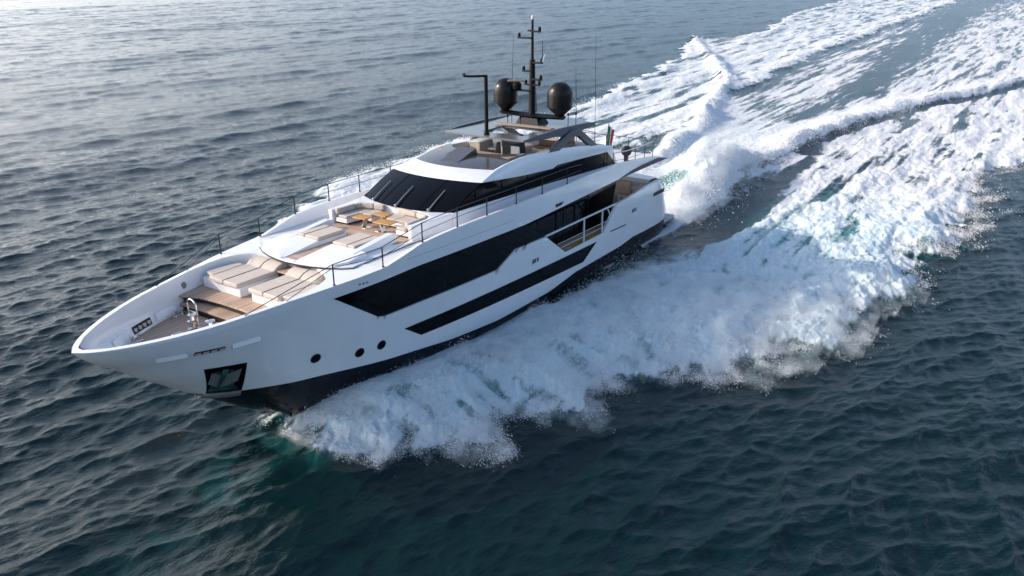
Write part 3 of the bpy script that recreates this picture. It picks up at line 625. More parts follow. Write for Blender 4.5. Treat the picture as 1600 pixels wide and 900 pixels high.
part('fly_rail', MB().tube([(10.2, -2.4, 7.6), (9.2, -2.3, 7.55), (9.0, 0, 7.5), (9.1, 1.8, 7.45)], .02, 6), M['rail'], yacht)
part('flagstaff', MB().tube([(4.6, .05, 5.42), (4.3, .05, 7.12)], [.04, .03], 8), M['black'], yacht)

# ---------------- cockpit
cw = MB()
cw.slab([(4.75, -3.2), (4.75, 3.2), (5.0, 3.25), (5.0, -3.25)], 2.46, 4.12)
cw.grid(np.array([[(4.2-.3*(1-(u**4)), 3.4*u, 4.15), (5.0, 3.28*u, 4.14)] for u in np.linspace(-1, 1, 13)]))
part('cockpit_coaming', cw, M['white'], yacht, bevel=.02)
for side in (1, -1):
    part('cockpit_locker', MB().box((5.9, 3.2*side, 3.92), (2.0, .5, .06)), M['teakx'], yacht, bevel=.01)
part('cockpit_cabinet', MB().box((6.6, .2, 3.05), (.5, 1.6, 1.2)), M['brown'], yacht, bevel=.02)

# ------------------------------------------------------------------ things that stand on the yacht
def pad_profile(x0, x1, z0, z1, back):
    pass
for side, lab in ((-1, 'large beige sunbed with raised back on the far side of the bow steps'), (1, 'large beige sunbed with raised back on the near side of the bow steps')):
    t = thing('sunbed', lab, 'sunbed', (30.7, 1.4*side, 4.93), 'beige sunbeds on the bow')
    yb = [.30, 1.12, 1.95, 2.5]
    for i in range(3):
        y0, y1 = yb[i], yb[i+1]; xf = 31.92 if i < 2 else 31.75; xa = 30.15 if i < 2 else 30.25
        mb = MB().slab([(xf, (y0+.006)*side), (xf-(.12 if i == 2 else 0), (y1-.006)*side), (xa, (y1-.006)*side), (xa, (y0+.006)*side)], 4.935, 5.115)
        part('mattress', mb, M['cushion'], t, bevel=.05, seg=3)
    for i in range(2):
        y0, y1 = yb[i]+.006, yb[i+1]-.006
        prof = [(30.28, 5.0), (30.2, 5.13), (29.98, 5.26), (29.72, 5.32), (29.55, 5.30), (29.5, 5.15), (29.5, 4.95), (30.2, 4.95)]
        part('backrest', MB().xz(prof, y0*side, y1*side), M['cushion'], t, bevel=.04, seg=3, smooth=60)
    pp = part('piping', MB().tube([(31.93, yb[1]*side, 5.06), (31.9, yb[1]*side, 5.118), (30.25, yb[1]*side, 5.118), (29.98, yb[1]*side, 5.262), (29.7, yb[1]*side, 5.325)], .009, 6), M['piping'], t)
for side, lab in ((-1, 'flat beige sun pad with a tan edge on the far side of the teak path'), (1, 'flat beige sun pad on the near side of the teak path')):
    t = thing('sun_pad', lab, 'sun pad', (27.0, 1.0*side, 5.66), 'flat sun pads facing the tables')
    for y0, y1 in ((.40, 1.22), (1.235, 1.62)):
        mb = MB().slab([(27.78, y0*side), (27.78, y1*side), (26.3, y1*side), (26.3, y0*side)], 5.665, 5.81)
        part('cushion', mb, M['cushion'], t, bevel=.04, seg=3)
    part('piping', MB().tube([(27.78, 1.228*side, 5.812), (26.3, 1.228*side, 5.812)], .009, 6), M['piping'], t)
for side, lab in ((-1, 'L-shaped beige sofa on white base at the far side of the tables'), (1, 'L-shaped beige sofa on white base at the near side of the tables')):
    t = thing('lounge_sofa', lab, 'sofa', (24.2, 1.6*side, 5.5), 'L-shaped lounge sofas')
    y_in_, = (.72,) if side < 0 else (.12,)
    base = MB().slab([(25.2, 1.42*side), (25.2, 2.1*side), (23.75, 2.02*side), (23.5, 1.2*side), (23.45, y_in_*side), (24.4, y_in_*side), (24.42, 1.3*side)], 5.60, 5.78)
    part('sofa_base', base, M['white'], t, bevel=.02)
    foot = MB().slab([(25.1, 1.52*side), (25.1, 2.0*side), (23.8, 1.95*side), (23.55, 1.2*side), (23.5, (y_in_+.08)*side), (24.3, (y_in_+.08)*side), (24.32, 1.38*side)], 5.512, 5.6)
    part('plinth', foot, M['seam'], t)
    part('seat_cushion', MB().slab([(25.18, 1.43*side), (25.18, 1.94*side), (24.42, 1.93*side), (24.42, 1.31*side)], 5.785, 5.92), M['cushion2'], t, bevel=.04, seg=3)
    part('seat_cushion', MB().slab([(24.40, (y_in_+.55)*side), (24.40, 1.92*side), (23.86, 1.84*side), (23.66, 1.2*side), (23.62, (y_in_+.55)*side)], 5.785, 5.92), M['cushion2'], t, bevel=.04, seg=3)
    part('seat_cushion', MB().slab([(24.39, (y_in_+.01)*side), (24.40, (y_in_+.54)*side), (23.62, (y_in_+.54)*side), (23.61, (y_in_+.01)*side)], 5.785, 5.92), M['cushion2'], t, bevel=.04, seg=3)
    part('back_cushion', MB().slab([(25.2, 1.94*side), (25.2, 2.14*side), (24.1, 2.1*side), (24.1, 1.92*side)], 5.93, 6.17), M['cushion2'], t, bevel=.05, seg=3)
    part('back_cushion', MB().slab([(24.08, 1.91*side), (24.08, 2.1*side), (23.72, 1.93*side), (23.55, 1.3*side), (23.72, 1.24*side), (23.86, 1.82*side)], 5.93, 6.17), M['cushion2'], t, bevel=.05, seg=3)
    part('back_cushion', MB().slab([(23.72, 1.22*side), (23.54, 1.28*side), (23.46, y_in_*side), (23.64, y_in_*side)], 5.93, 6.17), M['cushion2'], t, bevel=.05, seg=3)
for c, sz, lab, lean in (((24.92, -.72), (.56, .74), 'square wooden table on a slanted metal leg before the far sofa', .28), ((24.95, .62), (.62, .9), 'longer wooden table on a slanted metal leg before the near sofa', -.28), ((24.1, -.28), (.58, .7), 'low wooden table set between the two sofas under the windshield', 0)):
    t = thing('lounge_table', lab, 'table', (c[0], c[1], 5.512), 'wooden tables between the sofas')
    part('tabletop', MB().box((c[0], c[1], 5.945), (sz[0], sz[1], .045), rot=Matrix.Rotation(.06, 3, 'Z')), M['tablewood'], t, bevel=.01)
    part('leg', MB().box((c[0]+.06, c[1]+lean*.5, 5.72), (.2, .09, .44), rot=Matrix.Rotation(-lean*1.6, 3, 'X')), M['steel'], t, bevel=.015)
    part('foot', MB().box((c[0]+.06, c[1]+lean, 5.522), (.34, .26, .02)), M['steel'], t, bevel=.008)
# flybridge furniture
t = thing('helm_seat', 'helm seat under a dark canvas cover below the hardtop opening', 'seat', (15.6, .55, 6.85))
part('seat_cover', MB().box((15.6, .55, 7.45), (1.0, 1.3, .75), taper=.9).box((15.25, .55, 7.98), (.35, 1.15, .45), taper=.8), M['cover'], t, bevel=.08, seg=3)
part('pedestal', MB().box((15.6, .55, 6.97), (.5, .7, .24)), M['black'], t)
t = thing('corner_sofa', 'taupe corner sofa along the near side of the flybridge', 'sofa', (13.6, 1.6, 6.85))
part('sofa_base', MB().slab([(15.9, 1.2), (15.9, 2.2), (12.3, 2.25), (12.3, .2), (13.1, .2), (13.1, 1.2)], 6.86, 7.05), M['white'], t, bevel=.02)
part('seat_cushion', MB().slab([(15.88, 1.22), (15.88, 1.98), (12.6, 2.0), (12.6, .25), (13.08, .25), (13.08, 1.22)], 7.06, 7.2), M['taupe'], t, bevel=.04)
part('back_cushion', MB().slab([(15.88, 1.99), (15.88, 2.2), (12.32, 2.24), (12.32, .25), (12.58, .25), (12.58, 2.0)], 7.06, 7.42), M['taupe'], t, bevel=.05)
t = thing('bar_cabinet', 'tan bar cabinet on the far side of the flybridge', 'cabinet', (14.2, -1.8, 6.85))
part('body', MB().box((14.2, -1.8, 7.2), (2.6, .7, .7)), M['cushion2'], t, bevel=.03)
part('top', MB().box((14.2, -1.8, 7.57), (2.7, .76, .04)), M['lamp'], t, bevel=.01)
for x, y, lab in ((16.3, 1.15, 'white flybridge chair nearest the port post'), (15.0, -.9, 'white flybridge chair beside the tan bar cabinet')):
    t = thing('deck_chair', lab, 'chair', (x, y, 6.85), 'white flybridge chairs')
    part('seat', MB().box((x, y, 7.25), (.5, .5, .08)), M['lamp'], t, bevel=.03)
    part('backrest', MB().box((x-.24, y, 7.5), (.07, .5, .48)), M['lamp'], t, bevel=.03)
    for sx in (-.2, .2):
        for sy in (-.2, .2): part('leg', MB().box((x+sx, y+sy, 7.04), (.05, .05, .36)), M['steel'], t)
t = thing('dining_table', 'small brown wooden table at the aft end of the flybridge', 'table', (10.6, .9, 6.85))
part('tabletop', MB().box((10.6, .9, 7.45), (1.3, .9, .06)), M['brown'], t, bevel=.01)
part('leg', MB().box((10.6, .9, 7.14), (.7, .5, .56)), M['brown'], t, bevel=.02)
t = thing('lounge_chair', 'low white lounge chair on the aft upper deck', 'chair', (6.6, -1.2, 5.42))
part('seat', MB().box((6.6, -1.2, 5.72), (1.0, 2.4, .2)), M['cushion2'], t, bevel=.05)
part('backrest', MB().box((7.1, -1.2, 5.95), (.25, 2.4, .5)), M['cushion2'], t, bevel=.05)
part('frame', MB().box((6.6, -1.2, 5.52), (.9, 2.2, .2)), M['lamp'], t, bevel=.02)
t = thing('round_cover', 'round black covered drum at the aft rail of the upper deck', 'cover', (6.55, 2.45, 5.42))
part('drum', MB().lathe([(.001, -.16), (.24, -.15), (.30, -.1), (.31, 0), (.30, .1), (.24, .15), (.001, .16)], (6.55, 2.45, 6.05), 24, axis='y', rot=Matrix.Rotation(-.6, 3, 'Z')), M['cover'], t)
part('stand', MB().box((6.55, 2.45, 5.6), (.2, .2, .36)), M['rail'], t)
t = thing('cockpit_sofa', 'beige cockpit sofa at the stern under the wing overhang', 'sofa', (5.4, 0, 2.46))
part('sofa_base', MB().box((5.4, 0, 2.68), (.75, 4.4, .42)), M['white'], t, bevel=.02)
part('seat_cushion', MB().box((5.42, 0, 2.97), (.74, 4.4, .15)), M['cushion'], t, bevel=.04)
part('back_cushion', MB().box((5.12, 0, 3.5), (.2, 4.4, .9)), M['cushion2'], t, bevel=.05)
t = thing('cockpit_armchair', 'beige armchair beside the brown cabinet in the cockpit', 'armchair', (7.2, 2.2, 2.46))
part('seat', MB().box((7.2, 2.2, 2.78), (.9, .9, .5)), M['cushion'], t, bevel=.06)
part('backrest', MB().box((7.6, 2.2, 3.35), (.2, .9, .75)), M['cushion'], t, bevel=.06)
part('armrest', MB().box((7.2, 1.78, 3.12), (.9, .16, .24)), M['cushion'], t, bevel=.05)
# the ensign hanging from the staff
t = thing('flag', 'green, white and red flag hanging slack from the black stern staff', 'flag', (4.45, .05, 5.8))
def drape(f0, f1):
    P = []
    for i in range(13):
        u = f0+(f1-f0)*i/12
        col_ = []
        for j in range(15):
            v = j/14; z = 7.0-1.2*v-u*.35*(1-v*.3)
            x = 4.33+.17*(7.0-z)/1.0*.9-.02-u*.34*(1-.35*v); y = .05+u*.22+.06*math.sin(u*16+v*2)*(.4+u)
            col_.append((x, y, z))
        P.append(col_)
    return np.array(P)
part('green_stripe', MB().grid(drape(0.02, .36)), M['green'], t, smooth=80)
part('white_stripe', MB().grid(drape(.36, .67)), M['flagwhite'], t, smooth=80)
part('red_stripe', MB().grid(drape(.67, 1)), M['red'], t, smooth=80)

# ------------------------------------------------------------------ the sea
_lat = {}
def vnoise(x, y, seed=0):
    "smooth lattice noise in 0..1, period 512"
    if seed not in _lat: _lat[seed] = np.random.default_rng(100+seed).random((512, 512)).astype(np.float32)
    G = _lat[seed]
    xi = np.floor(x).astype(np.int64); yi = np.floor(y).astype(np.int64); fx = x-xi; fy = y-yi
    fx = fx*fx*fx*(fx*(fx*6-15)+10); fy = fy*fy*fy*(fy*(fy*6-15)+10)
    a = G[xi & 511, yi & 511]; b = G[(xi+1) & 511, yi & 511]; c = G[xi & 511, (yi+1) & 511]; d = G[(xi+1) & 511, (yi+1) & 511]
    return (a*(1-fx)+b*fx)*(1-fy)+(c*(1-fx)+d*fx)*fy
def fbm(x, y, octv=5, seed=0, gain=.5, lac=2.03, billow=False):
    t = 0; s = 0; a = 1
    for k in range(octv):
        n = vnoise(x+k*17.3, y-k*9.1, seed+k)
        if billow: n = np.abs(2*n-1)
        t = t+a*n; s += a; a *= gain; x = x*lac*.8-y*lac*.6; y = (x*.6*0+y*.8*lac+x*.3)
    return t/s
def smooth(a, b, x): t = np.clip((x-a)/(b-a), 0, 1); return t*t*(3-2*t)

def ocean_tile(L, N, lmin, lmax, wind, spread, seed, chop):
    "one periodic patch of wind sea holding the wavelengths lmin..lmax; unit rms height"
    r = np.random.default_rng(seed)
    k1 = 2*np.pi*np.fft.fftfreq(N, L/N); kx, ky = np.meshgrid(k1, k1, indexing='ij'); k = np.hypot(kx, ky); k[0, 0] = 1
    lam = 2*np.pi/k
    c = (kx*np.cos(wind)+ky*np.sin(wind))/k
    P = k**-4.0*(np.abs(c)**spread)*np.where(c < 0, .35, 1)*(1/(1+(lmin/lam)**-12.))**0
    P *= smooth(lmin*.85, lmin*1.15, lam)*(1-smooth(lmax*.8, lmax*1.1, lam)); P[0, 0] = 0
    h = np.sqrt(P)*(r.normal(size=(N, N))+1j*r.normal(size=(N, N)))
    H = np.fft.ifft2(h).real; sd = H.std(); h = h/sd
    H = np.fft.ifft2(h).real; Dx = np.fft.ifft2(1j*kx/k*h).real*chop; Dy = np.fft.ifft2(1j*ky/k*h).real*chop     # points gather at the crests
    return np.stack([Dx, Dy, H], -1).astype(np.float32), L, N
def sample(tile, x, y):
    T, L, N = tile; u = x/L*N; v = y/L*N; i = np.floor(u).astype(np.int64); j = np.floor(v).astype(np.int64)
    fu = (u-i)[:, None].astype(np.float32); fv = (v-j)[:, None].astype(np.float32); i &= N-1; j &= N-1; i1 = (i+1) & (N-1); j1 = (j+1) & (N-1)
    return (T[i, j]*(1-fu)+T[i1, j]*fu)*(1-fv)+(T[i, j1]*(1-fu)+T[i1, j1]*fu)*fv

# fan of vertices, finer close to the boat, 124 degrees wide
rows = []; r_ = 6.0
while r_ < 900:
    rows.append(r_); r_ += min(max(.085, r_*r_/13500*.75), .75 if r_ < 420 else 3.0)
rows = np.array(rows); NT = 1400; th = AZ+np.radians(np.linspace(-62, 62, NT))
R2, T2 = np.meshgrid(rows, th, indexing='ij')
X = (CAM.x+R2*np.cos(T2)).ravel(); Y = (CAM.y+R2*np.sin(T2)).ravel(); RR = R2.ravel(); NV = len(X)

def polyline_d(px, py, pts):
    "distance to a polyline, arc position, and side (+1 to the left of its direction)"
    best = np.full(px.shape, 1e9, np.float32); arc = np.zeros(px.shape, np.float32); sgn = np.ones(px.shape, np.float32); a0 = 0
    for (x0, y0), (x1, y1) in zip(pts[:-1], pts[1:]):
        dx, dy = x1-x0, y1-y0; l2 = dx*dx+dy*dy; t = np.clip(((px-x0)*dx+(py-y0)*dy)/l2, 0, 1)
        d = np.hypot(px-x0-t*dx, py-y0-t*dy); m = d < best
        best = np.where(m, d, best); arc = np.where(m, a0+t*math.sqrt(l2), arc); sgn = np.where(m, np.sign(dx*(py-y0)-dy*(px-x0)+1e-9), sgn); a0 += math.sqrt(l2)
    return best, arc, sgn
def inside(px, py, poly):
    c = np.zeros(px.shape, bool); n = len(poly)
    for i in range(n):
        x0, y0 = poly[i]; x1, y1 = poly[(i+1) % n]
        if y0 == y1: continue
        c ^= ((y0 > py) != (y1 > py)) & (px < (x1-x0)*(py-y0)/(y1-y0)+x0)
    return c
def sdf(px, py, poly):
    d, _, _ = polyline_d(px, py, poly+[poly[0]]); return np.where(inside(px, py, poly), d, -d)

# water-plane outlines of the wake (metres, bow along +x)
outer = [(31.3, .2), (31.5, 1.5), (31.7, 3.1), (31.9, 4.9), (31.8, 6.3), (30.7, 6.6), (29.4, 7.3), (28.2, 8.4), (26.9, 8.5), (25.7, 9.4), (24.6, 10.2), (21.6, 10.8), (19.9, 12.4), (19.5, 13.5), (17.6, 14.5), (16.2, 15.1), (13.9, 16.9), (11.0, 17.2), (8.1, 17.6), (5.5, 18.7), (2.0, 17.9), (-.6, 17.3), (-3.7, 18.8), (-11, 18.9), (-13.8, 19.9), (-26, 20.9), (-48, 25), (-90, 36), (-200, 62), (-420, 112)]
innerp = [(-420, 110), (-260, 66), (-130, 32.5), (-80, 17.6), (-68, 14.0), (-55, 9.0), (-42, 6.1), (-30, 4.2), (-24, 4.0), (-17, 4.7), (-11.8, 5.7), (-6.2, 6.7), (.7, 6.7), (4.5, 5.8), (8.8, 4.6), (10.9, 4.3), (13.4, 3.5), (16.4, 2.6), (19, 1.5), (26, .5)]
crestP = [(1.5, 3.25), (-3.3, 3.2), (-7.6, 3.1), (-17.7, 1.9), (-28.5, 2.7), (-42.3, 4.4), (-54.8, 7.5), (-68.4, 13.0), (-80.8, 16.8), (-130, 31), (-260, 64)]
crestS = [(-1, -3.0), (-6, -3.4), (-11.8, -4.4), (-28.5, -7.6), (-49.1, -13.7), (-63.3, -17.6), (-87.1, -29.3), (-112, -43)]
outerS = [(22, -3.5), (21, -8), (19, -15), (16.5, -18.9), (13, -20.7), (7.8, -23.4), (3, -24.8), (-4.3, -25.2), (-20.4, -25.9), (-37.3, -26.8), (-54.2, -29.8), (-82.4, -35.5), (-105, -44), (-118, -47), (-116, -41), (-104, -35.5), (-122, -37.2), (-198, -50), (-275, -56), (-420, -70)]
innerS = [(-420, -20), (-200, -17), (-110, -15.5), (-63, -13.5), (-45, -11.5), (-30, -8.2), (-24, -9.8), (-16.6, -9.2), (-8, -8), (4, -7.0), (16, -4)]
dark1 = [(-47, -12.2), (-54, -13.0), (-70.1, -14.2), (-123.4, -17.6), (-217.4, -26.5), (-420, -44)]
dark2 = [(-34, -1.2), (-42.4, -1.3), (-60.9, -.2), (-92.7, -1.8), (-141.6, -5.8), (-216.9, -10), (-420, -20)]
bowP = outer+innerp; bowS = outerS+innerS; wash = crestP[:-1]+[(-260, 64), (-420, 100), (-420, -44), (-200, -30)]+crestS[::-1]

near = (Y < np.where(X > -30, 34, 34+(-30-X)*.27)) & (Y > -76) & (X > -440) & (X < 45)
ix = np.where(near)[0]; x = X[ix].astype(np.float32); y = Y[ix].astype(np.float32); rr = RR[ix]
def wake(x, y):
    # warp the outlines so that the foam edge is ragged
    f1 = fbm(x*.55, y*.55, 4, 1)-.5; f2 = fbm(x*1.7+40, y*1.7, 4, 7)-.5; f0 = fbm(x*.09, y*.16, 3, 60)-.5
    along = smooth(14, 24, x)
    dP = sdf(x, y, bowP); dOut, aOut, _ = polyline_d(x, y, outer)
    dPin, _, _ = polyline_d(x, y, innerp)
    big = np.where(dOut < dPin, 1.0, .45)
    fing = fbm(aOut*.75, dOut*.12, 3, 91)-.5
    dPw = dP+big*(2.0*f1+1.3*f2)+big*(1-along)*5.0*f0+big*along*2.6*fing
    dS = sdf(x, y, bowS)+2.6*f1+1.2*f2+3.5*f0
    dW = sdf(x, y, wash)+1.2*f1+.5*f2
    cP, aP, sP = polyline_d(x, y, crestP); cS, aS, sS = polyline_d(x, y, crestS)
    k1d, k1a, _ = polyline_d(x, y, dark1); k2d, k2a, _ = polyline_d(x, y, dark2)
    hy = np.where((x > 2) & (x < 34), hull_y(np.clip(x, 2.2, 34), np.full_like(x, .1)), 0.0)
    Hin = lin([(31.8, .55), (30.9, .85), (29.2, 1.2), (28.3, 1.15), (26.9, .95), (25.3, .8), (22.6, .5), (19, .5), (15, .3), (10, .1), (2, 0)])(x)

    streak2 = fbm(x*.11+.05*y, y*1.7, 4, 131)
    streak = fbm(x*.10+.06*y, y*.75, 5, 21); lace = fbm(x*.22, y*.9, 5, 31); lump = fbm(x*.28, y*.34, 4, 41, billow=True)
    fine = fbm(x*1.6, y*1.9, 5, 51, billow=True)
    fine2 = fbm(x*4.1, y*4.4, 3, 55, billow=True)
    # falling curtains of the bow sheet: streaks that run outward from the hull
    curt = fbm(x*1.5+.25*y, y*.22, 4, 71)
    fade = 1/(1+np.maximum(0, -x-20)/120)
    innz = (dPin < dOut)*smooth(9, 3, x)
    fP = smooth(-.1, 1.3, dPw)*(1-innz*(1-np.clip(smooth(-.4, 1.8, dP+1.2*f1)+1.8*(streak2-.46), 0, 1)))
    tA = np.clip(x/31, 0, 1)
    coreP = 1-.50*smooth(.53, .36, curt)*smooth(17, 24, x)*smooth(.8, 2.2, y-hy)*smooth(.4, 1.6, dOut)
    coreP = coreP-.50*smooth(.30, .12, lump)*smooth(24, 16, x)*smooth(-6, 4, x)
    blend = smooth(5, -2, x)
    aft = np.clip(.66+1.3*(streak-.45)+1.1*(streak2-.45)+.45*smooth(6, 0, dOut)+.9*(lump-.28), 0, 1)
    coreP = coreP*(1-blend)+aft*blend
    foamP = fP*coreP
    # edge fringes are lacy
    foamP = foamP*np.where(dOut < 3.0, np.clip(.55+1.1*(fbm(x*1.3, y*1.3, 4, 81)-.25)+dOut/3.0*.6, 0, 1), 1)
    fS = smooth(-.2, 2.2, dS); foamS = fS*np.clip(.58+1.5*(lace-.46)+1.1*(streak2-.45)+.9*(streak-.45)+.5*smooth(4, 0, np.abs(dS)), 0, 1)
    inW = smooth(-.2, .9, dW)
    mid = np.exp(-((y-(-5.3-.066*(x+25)))/(3.2+.035*np.abs(x)))**2)
    streak3 = fbm(x*.17+.08*y, y*3.1, 3, 141)
    foamW = inW*np.clip(.47+.22*mid*fade+.9*(streak-.44)+.95*(streak2-.45)+.6*(streak3-.45)+.5*np.exp(-(x+10)**2/300)+.55*smooth(7, .5, cP)*smooth(-150, -30, x)+.4*smooth(4, .4, cS), 0, 1)
    kd = np.exp(-(k1d/(2.1+.026*k1a))**2)*smooth(0, 8, k1a)+np.exp(-(k2d/(2.0+.03*k2a))**2)*smooth(0, 8, k2a)
    foamW = foamW*(1-np.clip(kd, 0, 1)*(.88-.9*(streak2-.45)))
    rid = np.exp(-(cP/.9)**2)*np.clip(1-aP/170, 0, 1)*smooth(-.5, 3, aP); ridS = np.exp(-(cS/.8)**2)*np.clip(1.1-aS/150, 0, 1)*smooth(0, 4, aS)
    plume = np.exp(-((x+9)/7)**2-((y-.2)/2.6)**2)
    skirt = np.exp(-((y-hy-.05)/.30)**2)*((x > 2) & (x < 18) & (y > 0))*smooth(.40, .55, lace)
    skS = np.exp(-((y+3.4)/.5)**2)*((x > -3) & (x < 2))
    # thin sheet of foam that trails from the near quarter
    trail = np.exp(-((y-(3.55-.03*(x-2)))/(.45+.04*np.abs(x-4)))**2)*((x < 6) & (x > -24))*smooth(.36, .6, streak)
    foam = np.maximum.reduce([foamP, foamS, foamW, np.clip(rid*1.25, 0, 1), np.clip(ridS*1.2, 0, 1), np.clip(plume*1.3, 0, 1), skirt*.8, trail*.75])
    farS = smooth(-40, -260, x)*(1-smooth(55, 75, np.abs(y+10-.0*x)))*0
    foam = foam*np.clip(1-.22*smooth(60, 300, -x), 0, 1)

    wave_damp = 1-.55*np.clip(smooth(-1, 1, dPw)+smooth(-1, 2, dW)+.7*smooth(-1, 2, dS), 0, 1)
    trough = np.exp(-(((y-5.6)-.02*(x-5))/2.2)**2)*smooth(-45, -2, x)*(1-smooth(14, 20, x))
    wave_damp = np.minimum(wave_damp, 1-.8*trough)
    h = np.zeros_like(x)
    u = np.clip((y-hy)/np.maximum(.8, dOut+(y-hy)), 0, 1)
    sheet = fP*smooth(4, 22, x)*(Hin*.75*(1-u)**.7+.72*np.sin(np.pi*np.clip(u, 0, 1)**1.15)*lin([(32, .25), (30.5, .7), (27, 1.15), (20, 1.1), (12, .8), (4, .4)])(x))
    sheet = sheet*(.12+.88*smooth(0, 3.2, dOut+.8*fing))
    h += np.where(y > 0, sheet, 0)
    h += fP*(y > 0)*(.25+.75*smooth(.2, 2.2, y-hy))*(.75*(lump-.22)*smooth(26, 14, x)*smooth(-30, 6, x)+.16*(lump-.22)*smooth(8, -6, x)+.35*(lace-.5)*smooth(8, -6, x)+(.30-.19*smooth(8, -4, x))*(fine-.25)+(.22-.11*smooth(8, -4, x))*(fine2-.25)+.45*(curt-.5)*smooth(12, 22, x))
    h += .55*smooth(0, 2.2, dPw)*smooth(7, 1.5, dOut)*smooth(-80, 0, x)*(1-smooth(6, 20, x))   # rolled outer lip
    h -= .12*trough+.25*trough*smooth(2, -8, x)+.10*np.exp(-((y-7.5)/2.5)**2)*smooth(-60, -10, x)*(x < 0)
    hole0 = np.exp(-((x+5.4)/2.6)**2-((y+.2)/1.1)**2)
    # stern ridges: the near flank is steep
    asym = np.where(sP > 0, 1.0, 1.0)
    wP = np.where(y > np.interp(x, [p[0] for p in crestP][::-1], [p[1] for p in crestP][::-1]), .75, 2.6)
    h += (.82*np.exp(-(cP/wP)**2)*smooth(-1, 10, aP)*np.clip(1.15-aP/120, .1, 1))*(.55+.9*vnoise(aP*.13, aP*0, 171))*(1+.8*(lump-.25))
    h += .9*np.exp(-(cS/1.2)**2)*smooth(0, 8, aS)*np.clip(1.2-aS/140, 0, 1)*(.45+1.1*vnoise(aS*.11, aS*0, 170))*(1+.9*(lump-.25))
    h += 1.9*plume*(1-.55*hole0)*(.75+.9*(lump-.2)*(1-.8*hole0))-.75*np.exp(-((x+1.5)/3.0)**2-(y/2.6)**2)
    lumpw = fbm(x*.10+.03*y, y*.55, 4, 151)
    h += (foamS*.36+foamW*.30)*(lumpw-.45)+(foamS*.12+foamW*.05)*(lump-.25)+np.maximum(foamS, foamW)*.09*(fine-.25)
    h += .35*smooth(0, 2.5, dS)*smooth(6, 1, np.abs(dS))
    h += .8*np.exp(-((x+117)/5)**2-((y+44)/4)**2)

    aer_glow = np.clip(.8*smooth(-.6, 2.5, dPw)*smooth(-20, 4, x)*(y > 0)+.40*inW*smooth(-70, -8, x)*(.4+.6*smooth(.4, .6, lace))+.12*smooth(-2, 2, dS)+1.0*hole0+.17*np.exp(-((y-1.0-.26*(x-31))/1.3)**2)*smooth(30.5, 32.5, x)*smooth(43, 35, x)*smooth(.36, .66, fbm(x*1.6, y*1.1, 4, 161)), 0, 1)  # last term paints a sunlit emerald glow into the water below the bow
    hole = np.exp(-((x+5.4)/2.6)**4-((y+.2)/1.15)**4); foam = foam*(1-.95*hole)
    return locals()
WK = wake(x, y)
foam, aer_glow, h, wave_damp, fP, dPw, dOut, dS, rid, ridS, plume = (WK[k_] for k_ in ('foam', 'aer_glow', 'h', 'wave_damp', 'fP', 'dPw', 'dOut', 'dS', 'rid', 'ridS', 'plume'))

FO = np.zeros(NV); AE_GLOW = np.zeros(NV); HH = np.zeros(NV); WD = np.ones(NV)
FO[ix] = foam; AE_GLOW[ix] = aer_glow; HH[ix] = h; WD[ix] = wave_damp
kP = np.zeros(NV, bool); kP[ix] = (fP > .5) & (y > 0); kW = np.zeros(NV, bool); kW[ix] = (foam > .38) & ~((fP > .5) & (y > 0))

WIND = math.radians(76)
D = .16*sample(ocean_tile(260, 1024, 9, 70, WIND, 6, 1, 1.0), X, Y)*WD[:, None]
D += .050*sample(ocean_tile(83, 1024, 1.8, 8.0, WIND+.12, 6, 2, 1.2), X, Y)*(.25+.75*WD[:, None])
att = np.clip(1.75-RR/75, .45, 1.25)
D += (.031*att*(.3+.7*WD))[:, None]*sample(ocean_tile(23.7, 1024, .35, 2.4, WIND-.1, 4, 3, 1.3), X, Y)
inhull = (X > 2) & (X < 31) & (np.abs(Y) < hull_y(np.clip(X, 2.2, 33), np.zeros(NV))-.25)
Z = D[:, 2]+HH; Z[inhull] = np.minimum(Z[inhull], -.5)
co = np.stack([X+D[:, 0], Y+D[:, 1], Z], 1).astype(np.float32)
co[inhull, :2] = np.stack([X, Y], 1)[inhull]
nr = len(rows); gi = np.arange(nr*NT).reshape(nr, NT)
q = np.stack([gi[:-1, :-1], gi[1:, :-1], gi[1:, 1:], gi[:-1, 1:]], -1).reshape(-1, 4)
qP = kP[q].sum(1) >= 2; qW = (kW[q].sum(1) >= 3) & ~qP

